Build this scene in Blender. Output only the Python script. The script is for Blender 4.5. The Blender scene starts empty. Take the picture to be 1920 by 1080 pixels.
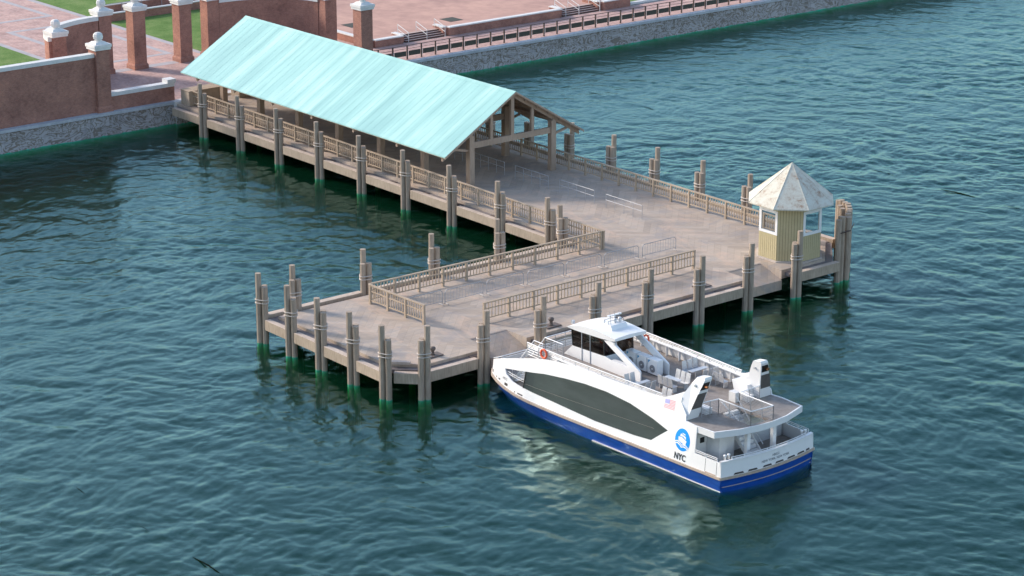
import bpy, math, random
from mathutils import Vector, Matrix
from mathutils.geometry import tessellate_polygon
random.seed(7)
C = bpy.context.scene
COL = C.collection
R = math.radians

# ------------------------------------------------------------------ camera
CAM_POS = (220.752, -135.311, 65.004)
PITCH, YAW, FPX = 17.792, 140.935, 4533.0
cd = bpy.data.cameras.new('camera'); cam = bpy.data.objects.new('camera', cd); COL.objects.link(cam)
cam.location = CAM_POS
cam.rotation_euler = (R(90 - PITCH), 0, R(YAW - 90))
cd.sensor_width = 36; cd.lens = FPX / 1920 * 36
cd.clip_start = 1; cd.clip_end = 5000
C.camera = cam
# ------------------------------------------------------------------ sky and sun
SUN_EL, SUN_AZ = 27.0, 205.0            # direction towards the sun (azimuth from +x, counter clockwise)
w = bpy.data.worlds.new('World'); C.world = w; w.use_nodes = True
nt = w.node_tree; bg = nt.nodes['Background']
sky = nt.nodes.new('ShaderNodeTexSky'); sky.sky_type = 'NISHITA'; sky.sun_disc = False
sky.sun_elevation = R(SUN_EL); sky.sun_rotation = R(90 - SUN_AZ)
sky.air_density = 1.0; sky.dust_density = 1.2; sky.ozone_density = 0.3
nt.links.new(sky.outputs[0], bg.inputs[0]); bg.inputs[1].default_value = 0.15
sd = bpy.data.lights.new('sun', 'SUN'); sd.energy = 2.0; sd.angle = R(8.0); sd.color = (1.0, 0.88, 0.76)
so = bpy.data.objects.new('sun', sd); COL.objects.link(so)
dirv = Vector((math.cos(R(SUN_EL)) * math.cos(R(SUN_AZ)), math.cos(R(SUN_EL)) * math.sin(R(SUN_AZ)), math.sin(R(SUN_EL))))
so.rotation_euler = dirv.to_track_quat('Z', 'Y').to_euler(); so.location = (0, 0, 120)
C.view_settings.view_transform = 'Standard'; C.view_settings.look = 'None'
C.view_settings.exposure = 0.92; C.view_settings.gamma = 1
C.cycles.max_bounces = 8; C.cycles.transparent_max_bounces = 16
C.cycles.caustics_reflective = False; C.cycles.caustics_refractive = False

# ------------------------------------------------------------------ helpers: materials
def s2l(c):
    return tuple(((v / 12.92) if v <= 0.04045 else ((v + 0.055) / 1.055) ** 2.4) for v in c)
def rgb(r, g, b): return s2l((r / 255, g / 255, b / 255)) + (1,)
class G:
    """little node-graph helper"""
    def __init__(s, name):
        s.m = bpy.data.materials.new(name); s.m.use_nodes = True; s.t = s.m.node_tree
        s.b = s.t.nodes['Principled BSDF']; s.out = s.t.nodes['Material Output']
    def n(s, typ, **kw):
        nd = s.t.nodes.new(typ)
        for k, v in kw.items():
            if k.startswith('i_'): nd.inputs[k[2:].replace('_', ' ')].default_value = v
            elif k.startswith('n') and k[1:].isdigit(): nd.inputs[int(k[1:])].default_value = v
            else: setattr(nd, k, v)
        return nd
    def l(s, a, b): s.t.links.new(a, b)
    def pos(s, scale=(1, 1, 1), rot=(0, 0, 0)):
        g = s.n('ShaderNodeNewGeometry'); mp = s.n('ShaderNodeMapping')
        mp.inputs['Scale'].default_value = scale; mp.inputs['Rotation'].default_value = rot
        s.l(g.outputs['Position'], mp.inputs[0]); return mp.outputs[0]
    def obj(s, scale=(1, 1, 1), rot=(0, 0, 0)):
        g = s.n('ShaderNodeTexCoord'); mp = s.n('ShaderNodeMapping')
        mp.inputs['Scale'].default_value = scale; mp.inputs['Rotation'].default_value = rot
        s.l(g.outputs['Object'], mp.inputs[0]); return mp.outputs[0]
    def noise(s, v, scale, detail=4, rough=0.6, dist=0):
        n = s.n('ShaderNodeTexNoise'); n.inputs['Scale'].default_value = scale; n.inputs['Detail'].default_value = detail
        n.inputs['Roughness'].default_value = rough; n.inputs['Distortion'].default_value = dist
        s.l(v, n.inputs['Vector']); return n.outputs['Fac']
    def ramp(s, v, stops):
        r = s.n('ShaderNodeValToRGB'); e = r.color_ramp.elements
        while len(e) > 1: e.remove(e[-1])
        e[0].position = stops[0][0]; e[0].color = stops[0][1]
        for p, c in stops[1:]:
            x = e.new(p); x.color = c
        s.l(v, r.inputs[0]); return r.outputs[0]
    def mix(s, f, a, b, mode='MIX'):
        m = s.n('ShaderNodeMix', data_type='RGBA', blend_type=mode)
        for sock, val in ((m.inputs[0], f), (m.inputs[6], a), (m.inputs[7], b)):
            if hasattr(val, 'links'): s.l(val, sock)
            else: sock.default_value = val
        return m.outputs[2]
    def math(s, op, a, b=None):
        m = s.n('ShaderNodeMath', operation=op)
        for i, val in ((0, a), (1, b)):
            if val is None: continue
            if hasattr(val, 'links'): s.l(val, m.inputs[i])
            else: m.inputs[i].default_value = val
        return m.outputs[0]
    def bump(s, h, strength=0.3, dist=0.05):
        b = s.n('ShaderNodeBump'); b.inputs['Strength'].default_value = strength; b.inputs['Distance'].default_value = dist
        s.l(h, b.inputs['Height']); s.l(b.outputs[0], s.b.inputs['Normal']); return b
    def col(s, c):
        if hasattr(c, 'links'): s.l(c, s.b.inputs['Base Color'])
        else: s.b.inputs['Base Color'].default_value = c
        return s
    def pr(s, rough=0.7, metal=0.0, spec=0.4):
        s.b.inputs['Roughness'].default_value = rough; s.b.inputs['Metallic'].default_value = metal
        s.b.inputs['Specular IOR Level'].default_value = spec; return s

def m_mottle(name, c1, c2, scale=1.0, rough=0.75, bump=0.15, fine=6.0, sc=(1, 1, 1), metal=0, spec=0.3):
    g = G(name); v = g.pos(sc)
    a = g.noise(v, scale, 5); b = g.noise(v, scale * fine, 4)
    f = g.math('ADD', g.math('MULTIPLY', a, 0.6), g.math('MULTIPLY', b, 0.4))
    g.col(g.ramp(f, [(0.32, c1), (0.66, c2)])); g.pr(rough, metal, spec)
    if bump: g.bump(b, bump, 0.03)
    return g.m

# ---- timber of piles, beams and railings
def m_timber(name, dark, light, green_glow=False):
    g = G(name); v = g.pos((1.2, 1.2, 0.12))
    a = g.noise(v, 9, 5); b = g.noise(g.pos((1, 1, 1)), 0.5, 3)
    f = g.math('ADD', g.math('MULTIPLY', a, 0.65), g.math('MULTIPLY', b, 0.35))
    c = g.ramp(f, [(0.34, dark), (0.64, light)])
    if green_glow:
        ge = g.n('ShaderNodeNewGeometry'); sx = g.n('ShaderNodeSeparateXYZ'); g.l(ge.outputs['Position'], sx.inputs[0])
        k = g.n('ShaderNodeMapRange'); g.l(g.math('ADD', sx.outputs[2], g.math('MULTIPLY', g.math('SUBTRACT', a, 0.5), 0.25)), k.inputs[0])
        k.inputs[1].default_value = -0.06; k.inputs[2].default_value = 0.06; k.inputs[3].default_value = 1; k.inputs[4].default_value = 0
        c = g.mix(k.outputs[0], c, (0.05, 0.50, 0.34, 1))  # underwater green glow painted into the timber colour below the waterline
    g.col(c); g.pr(0.8, 0, 0.25); g.bump(a, 0.25, 0.02); return g.m
def m_brick(name, c1, c2, mort, wscale=1.0, face='wall'):
    g = G(name)
    ge = g.n('ShaderNodeNewGeometry'); sx = g.n('ShaderNodeSeparateXYZ'); g.l(ge.outputs['Position'], sx.inputs[0])
    cx = g.n('ShaderNodeCombineXYZ')
    if face == 'wall':
        g.l(g.math('ADD', sx.outputs[0], sx.outputs[1]), cx.inputs[0]); g.l(sx.outputs[2], cx.inputs[1])
    else:
        g.l(sx.outputs[0], cx.inputs[0]); g.l(sx.outputs[1], cx.inputs[1])
    br = g.n('ShaderNodeTexBrick'); g.l(cx.outputs[0], br.inputs[0])
    br.inputs['Scale'].default_value = 1.0 / wscale; br.inputs['Brick Width'].default_value = 0.24; br.inputs['Row Height'].default_value = 0.085
    br.inputs['Mortar Size'].default_value = 0.009; br.inputs['Color1'].default_value = c1; br.inputs['Color2'].default_value = c2
    br.inputs['Mortar'].default_value = mort; br.inputs['Bias'].default_value = -0.1
    big = g.noise(g.pos((1, 1, 1)), 0.45, 6, 0.65); mid = g.noise(g.pos((1, 1, 1.4)), 2.3, 4, 0.7)
    f = g.math('ADD', g.math('MULTIPLY', big, 0.6), g.math('MULTIPLY', mid, 0.4))
    tint = g.ramp(f, [(0.3, (0.5, 0.46, 0.47, 1)), (0.5, (0.86, 0.84, 0.84, 1)), (0.7, (1.18, 1.12, 1.05, 1))])
    g.col(g.mix(1.0, br.outputs[0], tint, 'MULTIPLY')); g.pr(0.9, 0, 0.2); g.bump(mid, 0.15, 0.03); return g.m
def m_stonewall(name):
    g = G(name); v = g.pos((1, 1, 1))
    ge = g.n('ShaderNodeNewGeometry'); sx = g.n('ShaderNodeSeparateXYZ'); g.l(ge.outputs['Position'], sx.inputs[0])
    cx = g.n('ShaderNodeCombineXYZ'); g.l(sx.outputs[1], cx.inputs[0]); g.l(sx.outputs[2], cx.inputs[1])
    br = g.n('ShaderNodeTexBrick'); g.l(cx.outputs[0], br.inputs[0]); br.inputs['Scale'].default_value = 1.0
    br.inputs['Brick Width'].default_value = 2.4; br.inputs['Row Height'].default_value = 1.05; br.inputs['Mortar Size'].default_value = 0.012
    br.inputs['Color1'].default_value = (1, 1, 1, 1); br.inputs['Color2'].default_value = (0.85, 0.85, 0.85, 1); br.inputs['Mortar'].default_value = (0.35, 0.33, 0.31, 1)
    n = g.noise(g.pos((1, 0.7, 1.3)), 0.55, 2, 0.4, 3.0)
    c = g.ramp(n, [(0.0, rgb(164, 162, 164)), (0.38, rgb(174, 172, 174)), (0.405, rgb(134, 127, 119)), (0.46, rgb(138, 129, 120)), (0.48, rgb(176, 174, 176)), (0.56, rgb(184, 182, 184)), (0.575, rgb(140, 133, 124)), (0.62, rgb(142, 135, 126)), (0.64, rgb(178, 176, 178)), (1, rgb(175, 174, 176))])
    drip = g.noise(g.pos((2.2, 2.2, 0.22)), 2.0, 4, 0.7)
    grad = g.n('ShaderNodeMapRange'); g.l(sx.outputs[2], grad.inputs[0]); grad.inputs[1].default_value = 0.4; grad.inputs[2].default_value = 2.4; grad.inputs[3].default_value = 0; grad.inputs[4].default_value = 1
    dm = g.math('MULTIPLY', grad.outputs[0], g.math('GREATER_THAN', drip, 0.54))
    c = g.mix(g.math('MULTIPLY', dm, 0.4), c, rgb(82, 84, 70))
    c = g.mix(1.0, c, br.outputs[0], 'MULTIPLY')
    glow = g.n('ShaderNodeMapRange'); g.l(g.math('ADD', sx.outputs[2], g.math('MULTIPLY', g.math('SUBTRACT', n, 0.5), 0.3)), glow.inputs[0]); glow.inputs[1].default_value = -0.05; glow.inputs[2].default_value = 0.05; glow.inputs[3].default_value = 1; glow.inputs[4].default_value = 0
    c = g.mix(glow.outputs[0], c, (0.05, 0.50, 0.34, 1))  # green light under water painted into the submerged stone
    g.col(c); g.pr(0.9, 0, 0.2); g.bump(n, 0.5, 0.1); return g.m
def m_herring(name, base, dark, light, W=0.6, N=6, rot=45, amp=1.0):
    g = G(name); v = g.pos((1 / W, 1 / W, 1), (0, 0, R(rot)))
    sx = g.n('ShaderNodeSeparateXYZ'); g.l(v, sx.inputs[0])
    i = g.math('FLOOR', sx.outputs[0]); j = g.math('FLOOR', sx.outputs[1])
    t = g.math('FLOORED_MODULO', g.math('SUBTRACT', i, j), 2.0 * N)
    hz = g.math('LESS_THAN', t, N - 0.5)
    ax = g.math('SUBTRACT', i, g.math('MULTIPLY', t, hz))
    inv = g.math('SUBTRACT', 1, hz)
    ay = g.math('SUBTRACT', j, g.math('MULTIPLY', g.math('SUBTRACT', 2.0 * N - 1, t), inv))
    cx = g.n('ShaderNodeCombineXYZ'); g.l(ax, cx.inputs[0]); g.l(ay, cx.inputs[1]); g.l(hz, cx.inputs[2])
    wn = g.n('ShaderNodeTexWhiteNoise', noise_dimensions='3D'); g.l(cx.outputs[0], wn.inputs[0])
    big = g.noise(g.pos((1, 1, 1)), 0.22, 5, 0.6, 0.5)
    st1 = g.noise(g.pos((0.5, 5, 1), (0, 0, R(20))), 0.8, 4, 0.7); st2 = g.noise(g.pos((5, 0.5, 1), (0, 0, R(-30))), 0.8, 4, 0.7)
    f = g.math('ADD', g.math('ADD', g.math('MULTIPLY', wn.outputs[0], 0.16 * amp), 0.07), g.math('MULTIPLY', big, 0.45))
    f = g.math('ADD', f, g.math('MULTIPLY', g.math('ADD', st1, st2), 0.22))
    cc = g.ramp(f, [(0.38, dark), (0.56, base), (0.76, light)])
    fx = g.math('FRACT', sx.outputs[0]); fy = g.math('FRACT', sx.outputs[1])
    e_ = g.math('ADD', g.math('MULTIPLY', fy, hz), g.math('MULTIPLY', fx, inv))
    joint = g.math('LESS_THAN', g.math('PINGPONG', e_, 0.5), 0.035)
    joint = g.math('MULTIPLY', joint, 0.22); cc = g.mix(joint, cc, rgb(104, 92, 84))
    sm = g.noise(g.pos((1.0, 0.45, 1), (0, 0, R(35))), 0.5, 6, 0.75, 1.2); sm2 = g.noise(g.pos((0.45, 1.0, 1), (0, 0, R(-20))), 0.38, 6, 0.75, 1.0)
    cc = g.mix(g.ramp(sm, [(0.48, (0, 0, 0, 1)), (0.62, (0.55, 0.55, 0.55, 1))]), cc, rgb(150, 146, 146))
    cc = g.mix(g.ramp(sm2, [(0.5, (0, 0, 0, 1)), (0.66, (0.5, 0.5, 0.5, 1))]), cc, rgb(206, 176, 154))
    g.col(cc); g.pr(0.72, 0, 0.3); g.bump(st1, 0.1, 0.02); return g.m

M = {}
WD = 0.035
WA = 0.0024
def build_materials():
    M['deck'] = m_herring('deck_boards', rgb(172, 157, 143), rgb(148, 137, 126), rgb(192, 177, 162))
    M['timber'] = m_timber('weathered_timber', rgb(152, 138, 122), rgb(188, 172, 154))
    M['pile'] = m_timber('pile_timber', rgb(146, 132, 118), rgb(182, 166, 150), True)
    M['rail'] = m_timber('railing_timber', rgb(158, 142, 124), rgb(190, 172, 152))
    M['shedwood'] = m_timber('pavilion_timber', rgb(150, 131, 116), rgb(178, 159, 142))
    M['beamtop'] = m_mottle('fender_timber', rgb(176, 160, 146), rgb(208, 192, 178), 0.8)
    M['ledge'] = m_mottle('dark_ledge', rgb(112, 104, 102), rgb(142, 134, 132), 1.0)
    M['concrete'] = m_mottle('pale_concrete', rgb(165, 155, 148), rgb(200, 190, 182), 0.7)
    M['stonecoping'] = m_mottle('granite_coping', rgb(160, 166, 174), rgb(196, 202, 208), 0.6, 0.8)
    M['whitestone'] = m_mottle('cast_stone', rgb(200, 200, 200), rgb(224, 224, 222), 0.8, 0.7)
    M['brick'] = m_brick('red_brick', (0.43, 0.20, 0.145, 1), (0.33, 0.15, 0.115, 1), (0.42, 0.30, 0.26, 1))
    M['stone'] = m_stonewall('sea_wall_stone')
    M['paver'] = m_brick('pink_pavers', rgb(206, 174, 166), rgb(196, 158, 150), rgb(190, 174, 168), 2.2, 'floor')
    M['plaza'] = m_mottle('plaza_paving', rgb(160, 126, 118), rgb(204, 164, 148), 0.12, 0.85, 0.05, 5, (1, 1, 1))
    M['band'] = m_mottle('grey_paver_band', rgb(158, 154, 158), rgb(182, 178, 180), 1.0)
    M['rope'] = m_mottle('steel_cable', rgb(190, 178, 168), rgb(215, 205, 195), 3, 0.5)
    M['iron'] = m_mottle('dark_iron', rgb(66, 54, 52), rgb(92, 76, 70), 2, 0.6)
    M['mesh'] = m_mottle('dark_panel', rgb(58, 60, 54), rgb(76, 76, 68), 3, 0.7)
    M['steel'] = m_mottle('galvanised_steel', rgb(140, 142, 146), rgb(170, 172, 176), 2, 0.5, 0, 6, (1, 1, 1), 0.15, 0.4)
    M['bollard'] = m_mottle('bollard_iron', rgb(92, 82, 78), rgb(122, 110, 104), 4, 0.6)
    M['louvre'] = m_mottle('grey_louvre', rgb(84, 80, 78), rgb(104, 100, 97), 3, 0.6, 0)
    M['soffit'] = m_mottle('soffit_boards', rgb(176, 154, 136), rgb(200, 178, 158), 0.8, 0.8, 0)
    M['railgrey'] = m_mottle('grey_rail_tube', rgb(150, 150, 152), rgb(172, 172, 174), 2, 0.5, 0)
    M['white'] = m_mottle('white_paint', (0.80, 0.81, 0.82, 1), (0.86, 0.86, 0.86, 1), 0.5, 0.28, 0, 5, (1, 1, 1), 0, 0.5)
    M['white2'] = m_mottle('off_white_paint', (0.66, 0.66, 0.65, 1), (0.74, 0.74, 0.73, 1), 0.6, 0.45, 0, 6, (1, 1, 1), 0, 0.4)
    M['silver'] = m_mottle('brushed_aluminium', rgb(180, 182, 186), rgb(215, 217, 220), 2, 0.4, 0, 6, (1, 1, 1), 0.5, 0.5)
    M['beige'] = m_mottle('rubbing_strake', rgb(168, 152, 138), rgb(196, 182, 168), 1, 0.6)
    M['boatdeck'] = m_mottle('grey_deck_coating', rgb(122, 114, 108), rgb(152, 144, 138), 0.7, 0.5, 0.05, 4)
    M['black'] = m_mottle('black_frame', (0.012, 0.012, 0.012, 1), (0.02, 0.02, 0.02, 1), 2, 0.4, 0)
    M['streakdark'] = m_mottle('wave_fold_dark', (0.004, 0.008, 0.005, 1), (0.01, 0.014, 0.01, 1), 2, 0.9, 0, 6, (1, 1, 1), 0, 0.02)  # near-black green for the streaks that mimic wave folds
    M['scupper'] = m_mottle('dark_slot', (0.05, 0.045, 0.045, 1), (0.09, 0.08, 0.08, 1), 2, 0.7, 0)
    M['orange'] = m_mottle('orange_ring', rgb(235, 95, 62), rgb(245, 120, 85), 2, 0.5, 0)
    M['copper'] = m_mottle('copper_pipe', rgb(150, 90, 60), rgb(220, 160, 120), 5, 0.25, 0, 6, (1, 1, 1), 0.9, 0.6)
    M['logo'] = m_mottle('logo_blue', rgb(0, 140, 225), rgb(0, 146, 232), 1, 0.4, 0)
    M['fanblue'] = m_mottle('badge_blue', rgb(20, 140, 190), rgb(30, 155, 205), 1, 0.4, 0)
    M['ink'] = m_mottle('dark_lettering', (0.03, 0.035, 0.045, 1), (0.045, 0.05, 0.06, 1), 1, 0.5, 0)
    M['ink2'] = m_mottle('grey_lettering', rgb(90, 96, 106), rgb(104, 110, 120), 1, 0.5, 0)
    M['flagblue'] = m_mottle('flag_blue', rgb(176, 176, 228), rgb(184, 184, 234), 1, 0.5, 0)
    M['flagred'] = m_mottle('flag_red', rgb(236, 160, 170), rgb(240, 168, 178), 1, 0.5, 0)
    g = G('hull_blue'); v = g.pos((0.6, 0.6, 2.5)); a = g.noise(v, 1.6, 6, 0.7)
    g.col(g.ramp(a, [(0.3, (0.006, 0.055, 0.30, 1)), (0.6, (0.012, 0.085, 0.42, 1)), (0.78, (0.03, 0.13, 0.45, 1))])); g.pr(0.28, 0, 0.5); M['blue'] = g.m
    # metal standing seam roof
    g = G('cyan_metal_roof'); ge = g.n('ShaderNodeNewGeometry'); sx = g.n('ShaderNodeSeparateXYZ'); g.l(ge.outputs['Position'], sx.inputs[0])
    cell = g.n('ShaderNodeTexWhiteNoise', noise_dimensions='1D'); g.l(g.math('FLOOR', g.math('MULTIPLY', sx.outputs[0], 1 / 1.04)), cell.inputs['W'])
    a = g.noise(g.pos((0.55, 0.06, 0.06)), 1.3, 3, 0.5); b = g.noise(g.pos((0.25, 0.12, 0.12)), 1.0, 4, 0.6)
    f = g.math('ADD', g.math('MULTIPLY', cell.outputs[0], 0.12), g.math('ADD', g.math('MULTIPLY', a, 0.48), g.math('MULTIPLY', b, 0.4)))
    g.col(g.ramp(f, [(0.36, rgb(140, 188, 186)), (0.5, rgb(154, 202, 198)), (0.64, rgb(176, 218, 212))])); g.pr(0.42, 0, 0.35); M['roof'] = g.m
    # booth siding with grooves (all eight walls): grooves are real battens, this is the paint
    M['siding'] = m_mottle('yellow_siding', rgb(182, 170, 134), rgb(196, 184, 148), 0.9, 0.8, 0.05)
    M['sidegroove'] = m_mottle('siding_groove', rgb(120, 110, 84), rgb(132, 122, 94), 0.9, 0.8, 0)
    g = G('rusty_white_roof'); v = g.pos()
    a = g.noise(v, 1.1, 8, 0.75, 0.4); b = g.noise(v, 6, 5, 0.8)
    f = g.math('ADD', g.math('MULTIPLY', a, 0.65), g.math('MULTIPLY', b, 0.35))
    g.col(g.ramp(f, [(0.0, rgb(186, 198, 192)), (0.44, rgb(208, 208, 196)), (0.54, rgb(198, 192, 178)), (0.59, rgb(176, 156, 138)), (0.68, rgb(146, 118, 98))])); g.pr(0.7, 0, 0.2); g.bump(b, 0.1, 0.02); M['boothroof'] = g.m
    # tinted and clear glass
    g = G('tinted_glass'); g.col((0.018, 0.028, 0.028, 1)); g.pr(0.06, 0, 0.5); M['tint'] = g.m
    g = G('side_window_glass'); a = g.noise(g.pos((0.25, 0.25, 1.0)), 1.2, 4)
    g.col(g.ramp(a, [(0.3, (0.022, 0.029, 0.034, 1)), (0.7, (0.040, 0.049, 0.056, 1))])); g.pr(0.22, 0, 0.4); M['sideglass'] = g.m
    g = G('clear_glass'); g.t.nodes.remove(g.b)
    tr = g.n('ShaderNodeBsdfTransparent'); tr.inputs[0].default_value = (0.82, 0.86, 0.88, 1); gl = g.n('ShaderNodeBsdfGlossy'); gl.inputs['Roughness'].default_value = 0.02
    fr = g.n('ShaderNodeFresnel'); fr.inputs[0].default_value = 1.5; mx = g.n('ShaderNodeMixShader')
    g.l(g.math('MULTIPLY', fr.outputs[0], g.math('SUBTRACT', 1, g.n('ShaderNodeNewGeometry').outputs['Backfacing'])), mx.inputs[0]); g.l(tr.outputs[0], mx.inputs[1]); g.l(gl.outputs[0], mx.inputs[2]); g.l(mx.outputs[0], g.out.inputs[0]); M['clear'] = g.m
    g = G('smoked_glass'); g.t.nodes.remove(g.b)
    tr = g.n('ShaderNodeBsdfTransparent'); tr.inputs[0].default_value = (0.45, 0.40, 0.36, 1); gl = g.n('ShaderNodeBsdfGlossy'); gl.inputs['Roughness'].default_value = 0.02
    fr = g.n('ShaderNodeFresnel'); fr.inputs[0].default_value = 1.5; mx = g.n('ShaderNodeMixShader')
    g.l(g.math('MULTIPLY', fr.outputs[0], g.math('SUBTRACT', 1, g.n('ShaderNodeNewGeometry').outputs['Backfacing'])), mx.inputs[0]); g.l(tr.outputs[0], mx.inputs[1]); g.l(gl.outputs[0], mx.inputs[2]); g.l(mx.outputs[0], g.out.inputs[0]); M['smoke'] = g.m
    # grass
    g = G('lawn_grass'); v = g.pos(); a = g.noise(v, 0.35, 6, 0.7); b = g.noise(v, 7, 4, 0.8)
    f = g.math('ADD', g.math('MULTIPLY', a, 0.45), g.math('MULTIPLY', b, 0.55))
    g.col(g.ramp(f, [(0.34, (0.08, 0.15, 0.035, 1)), (0.5, (0.15, 0.26, 0.075, 1)), (0.66, (0.30, 0.33, 0.15, 1))])); g.pr(0.9, 0, 0.1); g.bump(b, 0.8, 0.15); M['grass'] = g.m
    M['bed'] = m_mottle('harbour_bed', (0.02, 0.05, 0.02, 1), (0.03, 0.06, 0.03, 1), 0.1)
    # water
    g = G('harbour_water'); g.t.nodes.remove(g.b)
    h1 = g.noise(g.pos((1.15, 1, 1), (0, 0, R(38))), 2.6, 5, 0.6, 0.6); h2 = g.noise(g.pos((1.4, 1, 1), (0, 0, R(25))), 7.0, 4, 0.65, 0.3)
    h0 = g.noise(g.pos((1, 1.3, 1), (0, 0, R(40))), 0.35, 3, 0.5, 0.8)
    bigm = g.noise(g.pos((1, 1, 1)), 0.05, 4, 0.6, 0.8)
    h = g.math('ADD', g.math('ADD', g.math('MULTIPLY', h1, 0.62), g.math('MULTIPLY', h0, 0.28)), g.math('MULTIPLY', h2, 0.16))
    bp_ = g.n('ShaderNodeBump'); bp_.inputs['Distance'].default_value = WD; g.l(h, bp_.inputs['Height'])
    mr = g.n('ShaderNodeMapRange'); g.l(bigm, mr.inputs[0]); mr.inputs[1].default_value = 0.35; mr.inputs[2].default_value = 0.65; mr.inputs[3].default_value = 0.65; mr.inputs[4].default_value = 1.0
    g.l(mr.outputs[0], bp_.inputs['Strength'])
    fr = g.n('ShaderNodeFresnel'); fr.inputs[0].default_value = 1.5; g.l(bp_.outputs[0], fr.inputs['Normal'])
    gl = g.n('ShaderNodeBsdfGlossy'); gl.inputs['Roughness'].default_value = 0.015; gl.inputs[0].default_value = (0.60, 0.90, 0.92, 1); g.l(bp_.outputs[0], gl.inputs['Normal'])
    tr = g.n('ShaderNodeBsdfTransparent'); tr.inputs[0].default_value = (0.9, 1.0, 0.96, 1)
    df = g.n('ShaderNodeBsdfDiffuse'); df.inputs[0].default_value = (0.012, 0.13, 0.06, 1)
    body = g.n('ShaderNodeMixShader'); body.inputs[0].default_value = 0.13; g.l(tr.outputs[0], body.inputs[1]); g.l(df.outputs[0], body.inputs[2])
    mx = g.n('ShaderNodeMixShader'); g.l(g.math('MULTIPLY', fr.outputs[0], g.math('SUBTRACT', 1, g.n('ShaderNodeNewGeometry').outputs['Backfacing'])), mx.inputs[0]); g.l(body.outputs[0], mx.inputs[1]); g.l(gl.outputs[0], mx.inputs[2])
    g.l(mx.outputs[0], g.out.inputs[0])
    ab = g.n('ShaderNodeVolumeAbsorption'); ab.inputs[0].default_value = (0.0, 0.925, 0.83, 1); ab.inputs['Density'].default_value = 4.6
    g.l(ab.outputs[0], g.out.inputs['Volume']); M['water'] = g.m
build_materials()

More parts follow.
